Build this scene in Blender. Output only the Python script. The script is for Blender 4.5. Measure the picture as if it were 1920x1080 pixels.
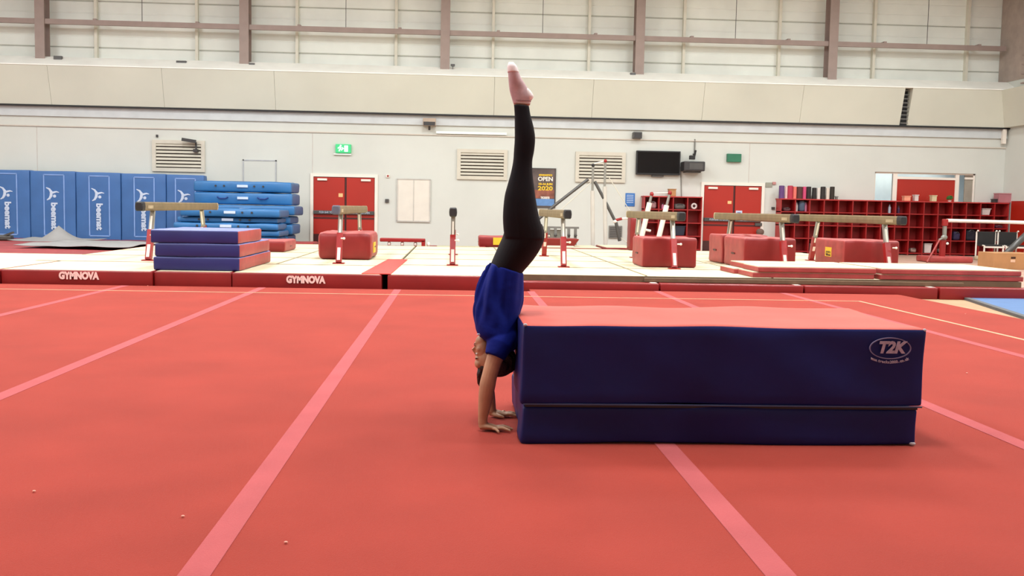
import bpy, bmesh, math, random
from math import sin, cos, pi, radians, sqrt
from mathutils import Vector, Matrix
random.seed(7)
for o in list(bpy.data.objects): bpy.data.objects.remove(o)
SC = bpy.context.scene
COL = SC.collection

# ---------------------------------------------------------------- camera
FOC, CH, YAW, PIT, ROL = 1900.0, 1.2511, .05617, .07882, .01916
fwd = Vector((sin(YAW)*cos(PIT), cos(YAW)*cos(PIT), -sin(PIT)))
rgt0 = Vector((cos(YAW), -sin(YAW), 0)); up0 = rgt0.cross(fwd)
rgt = rgt0*cos(ROL) + up0*sin(ROL); upv = -rgt0*sin(ROL) + up0*cos(ROL)
cd = bpy.data.cameras.new('camera'); cam = bpy.data.objects.new('camera', cd); COL.objects.link(cam)
cd.sensor_width = 36; cd.lens = FOC/1920*36; cd.clip_start = .05; cd.clip_end = 200
cam.matrix_world = Matrix(((rgt.x, upv.x, -fwd.x, 0), (rgt.y, upv.y, -fwd.y, 0), (rgt.z, upv.z, -fwd.z, CH), (0, 0, 0, 1)))
SC.camera = cam
# ---------------------------------------------------------------- world, light, exposure
SC.view_settings.view_transform = 'Standard'; SC.view_settings.look = 'None'
SC.view_settings.gamma = 1; SC.view_settings.use_curve_mapping = False
SC.view_settings.exposure = 0.0
wd = bpy.data.worlds.new('world'); SC.world = wd; wd.use_nodes = True
wd.node_tree.nodes['Background'].inputs[0].default_value = (.92, .97, 1, 1)
wd.node_tree.nodes['Background'].inputs[1].default_value = .3
LAMP_POWER = 490
LAMP_X = (-15, -7.5, 0, 7.5, 15); LAMP_Y = (5, 12, 19, 26); LAMP_Z = 9.3
for i, lx in enumerate(LAMP_X):
    for j, ly in enumerate(LAMP_Y):
        l = bpy.data.lights.new('hall_light', 'AREA'); l.shape = 'RECTANGLE'; l.size = 1.4; l.size_y = 2.4
        l.energy = LAMP_POWER; l.color = (.92, .975, 1.0)
        lo = bpy.data.objects.new('hall_light', l); COL.objects.link(lo); lo.location = (lx, ly, LAMP_Z-.1)

# ---------------------------------------------------------------- helpers
def ray(x, y): return rgt*((x-960)/FOC) + upv*((540-y)/FOC) + fwd
def at(x, y, Y):
    d = ray(x, y); return Vector((0, 0, CH)) + d*(Y/d.y)
def atz(x, y, z):
    d = ray(x, y); return Vector((0, 0, CH)) + d*((z-CH)/d.z)
def lin(c):
    c /= 255.0; return c/12.92 if c <= .04045 else ((c+.055)/1.055)**2.4
MATS = {}
def M(name, rgb, rough=.6, var=.06, scale=3.0, bump=0.0, bscale=20.0, metal=0.0, emit=0.0, spec=.5, sheen=0.0, dark=None, dscale=None):
    if name in MATS: return MATS[name]
    m = bpy.data.materials.new(name); m.use_nodes = True; nt = m.node_tree; N = nt.nodes; L = nt.links
    b = N['Principled BSDF']; c = tuple(lin(v) for v in rgb)
    tc = N.new('ShaderNodeTexCoord')
    nz = N.new('ShaderNodeTexNoise'); nz.inputs['Scale'].default_value = scale; nz.inputs['Detail'].default_value = 5
    L.new(tc.outputs['Object'], nz.inputs['Vector'])
    mx = N.new('ShaderNodeMix'); mx.data_type = 'RGBA'
    lo = tuple(max(0, v*(1-var*1.8)) for v in c); hi = tuple(min(1, v*(1+var*1.8)) for v in c)
    mx.inputs[6].default_value = (*(lo if dark is None else tuple(lin(v) for v in dark)), 1); mx.inputs[7].default_value = (*hi, 1)
    rp = N.new('ShaderNodeMapRange'); rp.inputs[1].default_value = .3; rp.inputs[2].default_value = .7
    L.new(nz.outputs['Fac'], rp.inputs[0]); L.new(rp.outputs[0], mx.inputs[0])
    L.new(mx.outputs[2], b.inputs['Base Color'])
    b.inputs['Roughness'].default_value = rough; b.inputs['Metallic'].default_value = metal
    b.inputs['Specular IOR Level'].default_value = spec
    if sheen: b.inputs['Sheen Weight'].default_value = sheen; b.inputs['Sheen Roughness'].default_value = .4
    if bump:
        n2 = N.new('ShaderNodeTexNoise'); n2.inputs['Scale'].default_value = bscale; n2.inputs['Detail'].default_value = 4
        L.new(tc.outputs['Object'], n2.inputs['Vector'])
        bp = N.new('ShaderNodeBump'); bp.inputs['Strength'].default_value = bump; bp.inputs['Distance'].default_value = .02
        L.new(n2.outputs['Fac'], bp.inputs['Height']); L.new(bp.outputs[0], b.inputs['Normal'])
    if emit:
        b.inputs['Emission Color'].default_value = (*c, 1); b.inputs['Emission Strength'].default_value = emit
    MATS[name] = m; return m

class MB:
    def __init__(s): s.v = []; s.f = []; s.m = []
    def add(s, vs, fs, m=0):
        k = len(s.v); s.v += [Vector(p) for p in vs]; s.f += [tuple(i+k for i in f) for f in fs]; s.m += [m]*len(fs); return s
    def box(s, x0, x1, y0, y1, z0, z1, m=0):
        vs = [(x, y, z) for z in (z0, z1) for y in (y0, y1) for x in (x0, x1)]
        return s.add(vs, [(0, 2, 3, 1), (4, 5, 7, 6), (0, 1, 5, 4), (2, 6, 7, 3), (0, 4, 6, 2), (1, 3, 7, 5)], m)
    def bar(s, a, b, w, h, m=0, up=(0, 0, 1)):
        a = Vector(a); b = Vector(b); d = (b-a).normalized(); u = Vector(up)
        if abs(d.dot(u)) > .97: u = Vector((0, 1, 0))
        x = d.cross(u).normalized(); y = x.cross(d).normalized(); vs = []
        for p in (a, b):
            for sx, sy in ((-1, -1), (1, -1), (1, 1), (-1, 1)): vs.append(p+x*sx*w/2+y*sy*h/2)
        return s.add(vs, [(0, 1, 2, 3), (7, 6, 5, 4), (0, 4, 5, 1), (1, 5, 6, 2), (2, 6, 7, 3), (3, 7, 4, 0)], m)
    def rings(s, R, m=0, cap=True):
        n = len(R[0]); k = [p for r in R for p in r]; fs = []
        for i in range(len(R)-1):
            for j in range(n): fs.append((i*n+j, i*n+(j+1) % n, (i+1)*n+(j+1) % n, (i+1)*n+j))
        if cap: fs += [tuple(range(n))[::-1], tuple(range((len(R)-1)*n, len(R)*n))]
        return s.add(k, fs, m)
    def tube(s, pts, r, n=10, m=0, flat=1.0):
        pts = [Vector(p) for p in pts]; rr = r if isinstance(r, (list, tuple)) else [r]*len(pts); R = []; px = None
        for i, p in enumerate(pts):
            d = (pts[min(i+1, len(pts)-1)]-pts[max(i-1, 0)]).normalized()
            if px is None:
                u = Vector((0, 0, 1)) if abs(d.z) < .9 else Vector((1, 0, 0)); x = d.cross(u).normalized()
            else: x = (px - d*px.dot(d)).normalized()
            px = x; y = d.cross(x)
            R.append([p + (x*cos(2*pi*k/n) + y*sin(2*pi*k/n)*flat)*rr[i] for k in range(n)])
        return s.rings(R, m)
    def ell(s, c, r, n=16, k=10, m=0, rot=None):
        c = Vector(c); R = []
        for i in range(1, k):
            t = pi*i/k; ring = []
            for j in range(n):
                p = Vector((r[0]*sin(t)*cos(2*pi*j/n), r[1]*sin(t)*sin(2*pi*j/n), -r[2]*cos(t)))
                if rot: p = rot @ p
                ring.append(c+p)
            R.append(ring)
        return s.rings(R, m)

def link(o, parent, origin):
    COL.objects.link(o); o['_o'] = 0; del o['_o']
    if parent is not None: o.parent = parent
ORG = {}
def build(name, mb, mat, parent=None, smooth=False, origin=None, bevel=0, seg=2):
    org = Vector(ORG[parent.name]) if parent is not None else Vector(origin if origin is not None else (0, 0, 0))
    me = bpy.data.meshes.new(name); me.from_pydata([tuple(p-org) for p in mb.v], [], mb.f)
    for mm in (mat if isinstance(mat, (list, tuple)) else [mat]): me.materials.append(mm)
    for p, mi in zip(me.polygons, mb.m): p.material_index = mi; p.use_smooth = smooth
    bm = bmesh.new(); bm.from_mesh(me)
    if bevel:
        es = [e for e in bm.edges if e.is_manifold and e.calc_face_angle(0) > .6]
        bmesh.ops.bevel(bm, geom=es, offset=bevel, segments=seg, profile=.5, affect='EDGES', clamp_overlap=True)
    bmesh.ops.recalc_face_normals(bm, faces=bm.faces); bm.to_mesh(me); bm.free()
    o = bpy.data.objects.new(name, me); COL.objects.link(o)
    if parent is not None: o.parent = parent; ORG[o.name] = tuple(org)
    else: o.location = org; ORG[o.name] = tuple(org)
    return o
def thing(name, label, cat, loc, group=None):
    o = bpy.data.objects.new(name, None); COL.objects.link(o); o.location = loc; o.empty_display_size = .1
    o['label'] = label; o['category'] = cat; o['kind'] = 'thing'
    if group: o['group'] = group
    ORG[o.name] = tuple(loc); return o
def tag(o, label, cat, group=None):
    o['label'] = label; o['category'] = cat
    if group: o['group'] = group
    return o
def struct(o): o['kind'] = 'structure'; return o
def group_of(o, g): o['group'] = g; return o

def rbox(name, x0, x1, y0, y1, z0, z1, r, mat, parent=None, cuts=6, wob=0.0, wsc=3.0, seed=0, topmat=False, sidemat=False, sag=0.0, crease=0.0, smooth=True):
    """soft padded block: rounded edges and slightly wavy faces"""
    def grid(a, b, n):
        L = b-a; rr = min(r, L/2*.98)
        g = [a, a+rr*.3, a+rr] + [a+rr+(L-2*rr)*i/n for i in range(1, n)] + [b-rr, b-rr*.3, b]
        return g
    cx, cy, cz = (x0+x1)/2, (y0+y1)/2, (z0+z1)/2; H = ((x1-x0)/2, (y1-y0)/2, (z1-z0)/2)
    big = max(H)
    gx = grid(x0, x1, max(2, int(cuts*H[0]/big)+1)); gy = grid(y0, y1, max(2, int(cuts*H[1]/big)+1)); gz = grid(z0, z1, max(2, int(cuts*H[2]/big)+1))
    V = {}; vs = []; fs = []; mi = []
    def vid(i, j, k):
        if (i, j, k) not in V: V[(i, j, k)] = len(vs); vs.append(Vector((gx[i], gy[j], gz[k])))
        return V[(i, j, k)]
    nx, ny, nz = len(gx)-1, len(gy)-1, len(gz)-1
    for i in range(nx):
        for j in range(ny):
            fs.append((vid(i, j, 0), vid(i, j+1, 0), vid(i+1, j+1, 0), vid(i+1, j, 0))); mi.append(0)
            fs.append((vid(i, j, nz), vid(i+1, j, nz), vid(i+1, j+1, nz), vid(i, j+1, nz))); mi.append(1 if topmat else 0)
    for i in range(nx):
        for k in range(nz):
            fs.append((vid(i, 0, k), vid(i+1, 0, k), vid(i+1, 0, k+1), vid(i, 0, k+1))); mi.append(0)
            fs.append((vid(i, ny, k), vid(i, ny, k+1), vid(i+1, ny, k+1), vid(i+1, ny, k))); mi.append(0)
    for j in range(ny):
        for k in range(nz):
            fs.append((vid(0, j, k), vid(0, j, k+1), vid(0, j+1, k+1), vid(0, j+1, k))); mi.append(2 if sidemat else 0)
            fs.append((vid(nx, j, k), vid(nx, j+1, k), vid(nx, j+1, k+1), vid(nx, j, k+1))); mi.append(2 if sidemat else 0)
    from mathutils import noise
    out = []
    for p in vs:
        q = Vector((max(x0+min(r, H[0]), min(x1-min(r, H[0]), p.x)), max(y0+min(r, H[1]), min(y1-min(r, H[1]), p.y)), max(z0+min(r, H[2]), min(z1-min(r, H[2]), p.z))))
        d = p-q
        if d.length > 1e-9: p2 = q + d.normalized()*min(r, min(H))
        else: p2 = p
        if wob:
            ex = (abs(p2.x-cx)/H[0]); ey = abs(p2.y-cy)/H[1]; ez = abs(p2.z-cz)/H[2]
            nv = noise.noise(Vector((p2.x*wsc+seed*7.1, p2.y*wsc+seed*3.3, p2.z*wsc*1.4)))
            nv2 = noise.noise(Vector((p2.x*wsc*.7+p2.z*wsc*1.2+seed*5, p2.y*wsc, 3.1)))
            n = d.normalized() if d.length > 1e-9 else Vector((0, 0, 0))
            p2 = p2 + n*(nv*wob + (nv2*crease if crease else 0))
            if p2.z < z0: p2.z = z0
        if sag and p2.z > cz:
            p2.z -= sag*(1-((p2.x-cx)/H[0])**2)*(1-((p2.y-cy)/H[1])**2)
        out.append(p2)
    mb = MB(); mb.v = out; mb.f = fs; mb.m = mi
    mats = mat if isinstance(mat, (list, tuple)) else [mat]
    if parent is None:
        return build(name, mb, mats, None, smooth, origin=(cx, cy, z0))
    return build(name, mb, mats, parent, smooth)

def text(name, s, size, loc, mat, parent, rot='front', width=None, ext=.002, shear=0.0, bold=.0, align='CENTER'):
    cu = bpy.data.curves.new(name, 'FONT'); cu.body = s; cu.size = size; cu.extrude = ext; cu.offset = bold; cu.shear = shear
    cu.align_x = align; cu.align_y = 'CENTER'; cu.resolution_u = 3
    t = bpy.data.objects.new(name, cu); COL.objects.link(t)
    dg = bpy.context.evaluated_depsgraph_get(); dg.update()
    me = bpy.data.meshes.new_from_object(t.evaluated_get(dg)); bpy.data.objects.remove(t)
    if width:
        xs = [v.co.x for v in me.vertices]; w = max(xs)-min(xs); k = width/w
        for v in me.vertices: v.co.x *= k
    if isinstance(rot, Matrix): R = rot
    elif rot == 'front': R = Matrix(((1, 0, 0), (0, 0, -1), (0, 1, 0)))
    elif rot == 'down': R = Matrix(((0, 1, 0), (0, 0, -1), (-1, 0, 0)))
    elif rot == 'up': R = Matrix(((0, -1, 0), (0, 0, -1), (1, 0, 0)))
    org = Vector(ORG[parent.name])
    for v in me.vertices: v.co = R @ v.co + Vector(loc) - org
    me.materials.clear(); me.materials.append(mat)
    o = bpy.data.objects.new(name, me); COL.objects.link(o); o.parent = parent; ORG[o.name] = tuple(org); return o

# ---------------------------------------------------------------- materials
WHITE = M('wall_paint', (206, 208, 200), .75, .02, .6, .08, 9)
CREAMP = M('bulkhead_panel', (207, 207, 192), .7, .035, .35)
LEDGE = M('ledge_paint', (244, 244, 236), .7, .03, 1.5)
CLAD = M('cladding_sheet', (226, 229, 221), .6, .05, .7)
CLADJ = M('cladding_joint', (156, 156, 146), .7)
BROWN = M('steel_brown', (152, 134, 126), .55, .04, 3)
POSTW = M('post_cream', (212, 208, 192), .5, .03)
CONC = M('concrete_floor', (176, 140, 122), .7, .08, 1.2, .1, 30)
BEIGE = M('beige_border', (164, 134, 100), .8, .06, 2)
CARPET = M('red_carpet', (155, 58, 46), .95, .05, 1.3, .3, 220, spec=.1, sheen=.08)
SEAM = M('carpet_seam', (178, 86, 87), .95, .04, 3, .3, 200, spec=.1, sheen=.08)
LINE = M('white_line', (205, 150, 118), .9, .06, 8)
CHAM = M('cream_mat_top', (206, 196, 164), .8, .03, 1.2)
CHAMJ = M('mat_joint', (120, 108, 82), .9)
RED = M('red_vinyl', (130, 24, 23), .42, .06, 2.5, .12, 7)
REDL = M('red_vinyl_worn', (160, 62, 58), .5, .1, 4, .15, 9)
TAN = M('raw_mat_edge', (104, 82, 60), .85, .08, 5)
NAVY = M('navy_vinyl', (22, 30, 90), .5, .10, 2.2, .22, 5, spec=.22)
NAVYT = M('navy_lit_top', (112, 122, 178), .5, .06, 2)  # lavender puts the overhead light into the tops of the navy mats
SALM = M('mat_top_red', (196, 94, 82), .8, .05, 2.0, .1, 40, spec=.2)
BLUEW = M('blue_wall_vinyl', (60, 104, 162), .5, .05, 1.5, .12, 4)
BLUEC = M('blue_crash_vinyl', (38, 104, 160), .42, .07, 2, .25, 4)
BLUED = M('blue_crash_side', (62, 102, 146), .5, .07, 2)
PRINT = M('pale_print', (196, 208, 228), .6, .03)
PRINTG = M('worn_grey_print', (168, 160, 178), .6, .08, 60)
PRINTP = M('pink_white_print', (238, 205, 195), .6, .03)
SUEDE = M('beam_suede', (122, 104, 74), .85, .07, 5, .05, 80)
SUEDEW = M('beam_chalk', (168, 150, 118), .9, .1, 8)
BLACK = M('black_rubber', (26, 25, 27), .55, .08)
GREYM = M('grey_metal', (150, 148, 140), .35, .05, 4, metal=.5)
GREYD = M('dark_metal', (84, 82, 80), .4, .05, 4, metal=.4)
WHITEM = M('white_enamel', (235, 226, 214), .4, .02)
REDM = M('red_enamel', (150, 30, 30), .35, .05)
DOOR = M('red_door', (170, 33, 16), .45, .03, 1)
DARKR = M('dark_red_kick', (70, 22, 20), .5, .05)
SHELF = M('red_shelf', (150, 18, 18), .5, .04, 2)
SHELFE = M('red_shelf_edge', (178, 44, 42), .5, .04, 2)
GREY = M('grey_plastic', (120, 118, 112), .5, .05)
CHARC = M('charcoal_plastic', (52, 50, 50), .45, .05)
SCREEN = M('tv_screen', (12, 8, 12), .12, .05)
GREEN = M('green_sign', (40, 112, 82), .5, .05)
GREENL = M('green_sign_lit', (60, 190, 120), .5, .02, emit=.35)
WLIT = M('white_lit_symbol', (225, 255, 235), .5, .0, emit=1.0)
LOUV = M('louvre_slat', (204, 198, 182), .6, .03)
LOUVD = M('louvre_dark', (56, 48, 38), .8, .05)
CARD = M('cardboard', (176, 128, 84), .8, .06)
SHEETG = M('grey_sheet', (140, 138, 136), .7, .05, 2)
GLASS = bpy.data.materials.new('window_glass'); GLASS.use_nodes = True
_b = GLASS.node_tree.nodes['Principled BSDF']; _b.inputs['Transmission Weight'].default_value = 1; _b.inputs['Roughness'].default_value = .02; _b.inputs['IOR'].default_value = 1.1
_b.inputs['Base Color'].default_value = (.93, .97, .98, 1)
YELL = M('yellow_label', (232, 190, 40), .5, .04)
BACKR = M('back_room_wall', (214, 228, 234), .7, .03)
LAMPW = M('lamp_panel', (255, 250, 238), .5, .0, emit=4)

FZ = -.08            # hall floor
ZT = .21             # top of the landing mats
YW = 34.0            # back wall
XR = 18.75; XL = -20.5; YB = -8.5; YC = 34.75; ZC = 9.6

# ---------------------------------------------------------------- room shell
struct(build('floor', MB().box(XL, XR, YB, YC+.3, FZ-.2, FZ), CONC))
struct(build('ceiling', MB().box(XL, XR+.3, YB, YC+.3, ZC, ZC+.2), M('ceiling_white', (235, 240, 240), .8, .03)))
struct(build('wall_left', MB().box(XL-.2, XL, YB, YC+.3, FZ, ZC), WHITE))
struct(build('wall_front', MB().box(XL, XR, YB-.2, YB, FZ, ZC), WHITE))
struct(build('wall_right', MB().box(XR, XR+.2, YB, YC+.3, FZ, ZC), WHITE))
# back wall with a window opening
wa = at(1641, 322, YW); wb = at(1830, 325, YW)
WX0, WX1, WZ1, WZ0 = wa.x, wb.x, wa.z, 1.3
w = MB()
w.box(XL, WX0, YW, YW+.25, FZ, 5.6); w.box(WX1, XR, YW, YW+.25, FZ, 5.6)
w.box(WX0, WX1, YW, YW+.25, FZ, WZ0); w.box(WX0, WX1, YW, YW+.25, WZ1, 5.6)
wall = struct(build('wall_back', w, WHITE))
# faint joint strips on the painted wall
for px in (70, 424/4+480, 1440/4+960+85):
    p = at(px, 300, YW)
    struct(build('wall_joint', MB().box(p.x-.012, p.x+.012, YW-.004, YW, FZ, 3.58), M('joint_grey', (196, 190, 182), .7)))
# sloping bulkhead, coping and painted shadow line
zb = at(0, 192, 33.75).z; zb = 4.29
yb0, yb1, yt1 = 33.80, 33.45, 34.15
zt0 = 5.50; zt1 = 5.86
def prism(prof, x0, x1):
    n = len(prof); vs = [(x0, y, z) for y, z in prof] + [(x1, y, z) for y, z in prof]
    fs = [tuple(range(n))[::-1], tuple(range(n, 2*n))] + [(i, (i+1) % n, n+(i+1) % n, n+i) for i in range(n)]
    return MB().add(vs, fs)
gx = at(1700, 200, 33.6).x
bounds = [XL]
for px in (92, 305, 515, 927, 1112, 1320, 1505): bounds.append(at(px, 170, 33.6).x)
bounds += [gx-.13]
bulk = struct(build('trim_1', MB().box(XL, XR, 33.86, YW, zb-.02, zt0), BLACK, origin=(0, 0, 0)))
for a, b in zip(bounds[:-1], bounds[1:]):
    build('bulkhead_panel', prism([(yb0, zb), (yb1, zt0), (33.86, zt0), (33.86, zb)], a+.004, b-.004), CREAMP, bulk)
build('bulkhead_panel', prism([(yb0, zb), (yb1, zt0), (33.86, zt0), (33.86, zb)], gx+.13, XR-.35), CREAMP, bulk)
gap = MB()
for k in range(9):
    z = zb + (zt0-zb)*(k+.5)/9; gap.box(gx-.13, gx+.13, 33.72, 33.74, z-.012, z+.012)
build('gap_batten', gap, GREY, bulk)
# bulkhead returning along the right wall
build('bulkhead_return', MB().add([(XR, YB, zb), (XR, YB, zt0), (XR-.55, YB, zt0), (XR-.2, YB, zb), (XR, yb0, zb), (XR, yb0, zt0), (XR-.55, yb1, zt0), (XR-.2, yb0, zb)],
      [(0, 1, 2, 3), (7, 6, 5, 4), (0, 4, 5, 1), (1, 5, 6, 2), (2, 6, 7, 3), (3, 7, 4, 0)]), CREAMP, bulk)
build('bulkhead_corner', prism([(yb0, zb), (yb1, zt0), (33.86, zt0), (33.86, zb)], XR-.35, XR-.2), CREAMP, bulk)
struct(build('trim_2', MB().box(XL, XR, 33.78, 33.87, zb-.05, zb-.005), BLACK))  # black strip standing in for the shadow line under the bulkhead
struct(build('trim_3', prism([(yb1-.02, zt0), (yb1-.02, zt0+.03), (yt1, zt1), (YC, zt1), (YC, zt0)], XL, XR), LEDGE))
# stepped band and conduit under the bulkhead
struct(build('trim_4', MB().box(XL, XR, 33.93, YW, 3.93, zb-.05), M('band_shade', (200, 204, 204), .7, .03)))  # grey tone carries the shade that falls below the bulkhead
struct(build('trim_5', MB().box(XL, XR, 33.955, YW, 3.60, 3.635), M('conduit', (205, 196, 184), .6, .03)))
struct(build('trim_6', MB().box(at(818, 245, YW).x, at(950, 250, YW).x, 33.90, 33.955, 3.66, 3.74), LEDGE))
# small down pipe at the far right corner
pp = at(1884, 255, 33.8); struct(build('trim_7', MB().box(pp.x-.06, pp.x+.06, 33.8, 33.92, 3.75, zb-.05), WHITEM))
# upper cladding: sheets as pieces
up = struct(build('wall_back_upper', MB().box(XL, XR, YC, YC+.2, zt0, ZC), CLADJ))
ZR = [zt1-.1, 6.27, 7.78, ZC]
cols_px = (76, 458, 834, 1198, 1559)
posts_px = (180, 369, 557, 743, 925, 1105, 1283, 1462, 1640, 1815)
xs_post = [at(p, 60, 34.6).x for p in posts_px]
xb = [XL, xs_post[0]-7.1, xs_post[0]-3.5]+xs_post+[XR]
sheet_cache = {}
for zi in range(3):
    for a, b in zip(xb[:-1], xb[1:]):
        mb = MB(); z0, z1 = ZR[zi]+.012, ZR[zi+1]-.012; n = max(1, int((z1-z0)/.37+.5)); y0 = YC
        prof = [(y0, z0)]
        for k in range(n):
            za = z0+(z1-z0)*k/n; zc = z0+(z1-z0)*(k+1)/n
            prof += [(y0-.03, za+.02), (y0-.03, zc-.03), (y0-.018, zc-.015)]
        prof += [(y0, z1)]
        mb = prism(prof[::-1], a+.006, b-.006)
        build('cladding_sheet', mb, CLAD, up)
# cream posts, brown columns and rail
for i, x in enumerate(xs_post):
    o = build('wall_post', MB().box(x-.045, x+.045, 34.55, 34.72, zt1-.12, ZC), POSTW, origin=(x, 34.6, zt1))
    nm = ['leftmost', 'second', 'third', 'fourth', 'fifth', 'sixth', 'seventh', 'eighth', 'ninth', 'rightmost'][i]
    tag(o, f'slim cream steel post on the upper wall, {nm} of the ten in view', 'post', 'slim cream posts on the upper wall')
colx = []
for i, px in enumerate(cols_px):
    x = at(px, 110 + px*.03, 34.0).x; colx.append(x)
    mb = MB(); zc0 = at(px, (120, 128, 142, 151, 159, 168)[i], 33.95).z
    mb.box(x-.15, x+.15, 33.95, 33.975, zc0, ZC); mb.box(x-.15, x+.15, 34.4, 34.42, zc0, ZC); mb.box(x-.02, x+.02, 33.97, 34.42, zc0, ZC)
    nm = ['leftmost', 'second from the left', 'third from the left, left of the raised feet', 'fourth from the left, right of the raised feet', 'fifth from the left', 'rightmost, in the corner'][i]
    t = thing('steel_column', f'brown steel column on the white ledge, {nm}', 'column', (x, 34.1, zc0), 'brown steel columns')
    build('column_section', mb, BROWN, t)
    build('base_plate', MB().box(x-.19, x+.19, 33.9, 34.42, zc0-.02, zc0+.02), BROWN, t)
zr = at(960, 64, 33.93).z
edges = [XL]+colx+[XR-.02]
for i, (a, b) in enumerate(zip(edges[:-1], edges[1:])):
    nm = ['left of the leftmost column', 'between the first and second columns from the left', 'between the second and third columns from the left', 'behind the raised feet, between the third and fourth columns', 'between the fourth and fifth columns', 'between the fifth column and the right corner'][i]
    t = thing('steel_rail', f'brown horizontal steel rail {nm}', 'rail', ((a+b)/2, 34.1, zr), 'brown rails between the columns')
    build('rail_tube', MB().box(a+.15, b-.15, 34.0, 34.12, zr-.08, zr+.08), BROWN, t)
    for x in xs_post:
        if a < x < b: build('bracket', MB().box(x+.1, x+.2, 34.02, 34.55, zr+.08, zr+.13), BROWN, t)
for i, px in enumerate((267, 649, 1018, 1380, 1740)):
    x = at(px, 20, 34.1).x
    o = build('hanger_wire', MB().tube([(x, 34.06, zr+.08), (x, 34.06, ZC)], .011, 6), GREYD, origin=(x, 34.06, zr))
    tag(o, f'thin vertical wire above the brown rail, {["leftmost", "second", "middle", "fourth", "rightmost"][i]} of five', 'wire', 'thin wires above the rail')
# corner steelwork at the far right: wide column on the side wall and stepped bracket
zc = zt0+.02; ya = 32.2
while at(1903, 60, ya).x > XR-.02 and ya > 28: ya -= .05
t = thing('steel_column', 'broad brown steel column on the right side wall at the picture edge', 'column', (XR-.2, ya-.3, zc), 'brown steel columns')
build('column_section', MB().box(XR-.03, XR-.015, ya-.6, ya, zc, ZC-.02).box(XR-.4, XR-.38, ya-.6, ya, zc, ZC-.02).box(XR-.39, XR-.02, ya-.32, ya-.28, zc, ZC-.02), BROWN, t)
build('wall_plate', MB().box(XR-.012, XR, ya, 34.7, zt1, ZC), M('wall_taupe', (166, 150, 140), .7), t)
for k in range(4): build('cleat', MB().box(XR-.6, XR-.4, ya-.55, ya+.05, zr-.5-k*.3, zr-.46-k*.3), BROWN, t)
# things left on the ledge
for i, (px, py, s) in enumerate(((110, 110, .13), (341, 120, .16), (849, 123, .07), (1186, 140, .09), (473, 122, .09))):
    p = at(px, py, 33.98); zl = zt0+.05+(33.9-yb1)*(zt1-zt0-.03)/(yt1-yb1)
    t = thing('ledge_floodlight', f'small grey fitting on the white ledge {["beside the leftmost brown column", "midway between the first two brown columns", "by the third brown column", "by the fourth brown column", "right of the second brown column"][i]}', 'floodlight', (p.x, 33.9, p.z-s))
    build('housing', MB().box(p.x-s, p.x+s, 33.88, 34.0, p.z-s*.4, p.z+s*.6), GREYD, t, bevel=.01)
    build('stirrup', MB().bar((p.x, 33.95, p.z-s*1.6), (p.x, 33.95, p.z-s*.3), .03, .03), GREYD, t)
# hall lamps
lampt = None
for lx in LAMP_X:
    for ly in LAMP_Y:
        o = thing('ceiling_lamp', 'white rectangular high bay lamp hanging from the hall ceiling', 'lamp', (lx, ly, LAMP_Z), 'high bay lamps')
        if lampt is None:
            lampt = (build('lamp_housing', MB().box(lx-.72, lx+.72, ly-1.22, ly+1.22, LAMP_Z-.04, LAMP_Z+.1), GREY, o),
                     build('lamp_hanger', MB().bar((lx, ly-1, LAMP_Z+.1), (lx, ly-1, ZC), .03, .03), GREYD, o), build('lamp_hanger', MB().bar((lx, ly+1, LAMP_Z+.1), (lx, ly+1, ZC), .03, .03), GREYD, o))
        else:
            for c in lampt:
                d = c.copy(); COL.objects.link(d); d.parent = o

# ---------------------------------------------------------------- window and room behind
Yf = YW+.1
wf = struct(build('window_1', MB().box(WX0, WX1, Yf-.03, Yf+.05, WZ1-.05, WZ1).box(WX0, WX0+.05, Yf-.03, Yf+.05, WZ0, WZ1).box(WX1-.05, WX1, Yf-.03, Yf+.05, WZ0, WZ1).box(WX0, WX1, Yf-.03, Yf+.05, WZ0, WZ0+.05), WHITEM))
m1 = at(1673, 350, Yf).x; m1b = at(1681, 350, Yf).x; m2 = at(1790, 350, Yf).x; m2b = at(1797, 350, Yf).x; m3 = at(1808, 350, Yf).x
zt = at(1735, 334, Yf).z; zt2 = at(1819, 334, Yf).z
for a, b in ((m1, m1b), (m2, m2b)): build('mullion', MB().box(a, b, Yf-.04, Yf+.06, WZ0, WZ1), WHITEM, wf)
build('transom', MB().box(m1b, m2, Yf-.03, Yf+.05, zt-.05, zt+.03), WHITEM, wf)
build('transom', MB().box(m3, WX1-.05, Yf-.03, Yf+.05, zt2-.05, zt2+.02), WHITEM, wf)
build('red_panel', MB().box(m1b, m2, Yf, Yf+.03, WZ0, zt-.05), DOOR, wf)
build('grey_panel', MB().box(m3, WX1-.05, Yf, Yf+.03, WZ0, zt2-.05), M('grey_blind', (150, 144, 130), .7), wf)
build('grey_panel', MB().box(m3, WX1-.05, Yf, Yf+.03, zt2+.02, WZ1-.05), M('taupe_panel', (140, 126, 112), .7), wf)
for a, b, z0, z1 in ((WX0+.05, m1, WZ0+.05, WZ1-.05), (m1b, m2, zt+.03, WZ1-.05), (m2b, m3, WZ0+.05, WZ1-.05)):
    build('pane', MB().box(a, b, Yf+.005, Yf+.013, z0, z1), GLASS, wf)
bx0, bx1, by0, by1, bz0, bz1 = WX0-1.5, WX1+3, YW+.26, YW+6, FZ, 3.25
struct(build('wall_office', MB().box(bx0, bx1, by1, by1+.1, bz0, bz1).box(bx0-.1, bx0, by0, by1, bz0, bz1).box(bx1, bx1+.1, by0, by1, bz0, bz1), BACKR))
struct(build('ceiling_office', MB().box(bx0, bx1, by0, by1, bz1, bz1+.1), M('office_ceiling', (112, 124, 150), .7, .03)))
struct(build('floor_office', MB().box(bx0, bx1, by0, by1, bz0-.1, bz0), CONC))
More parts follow.
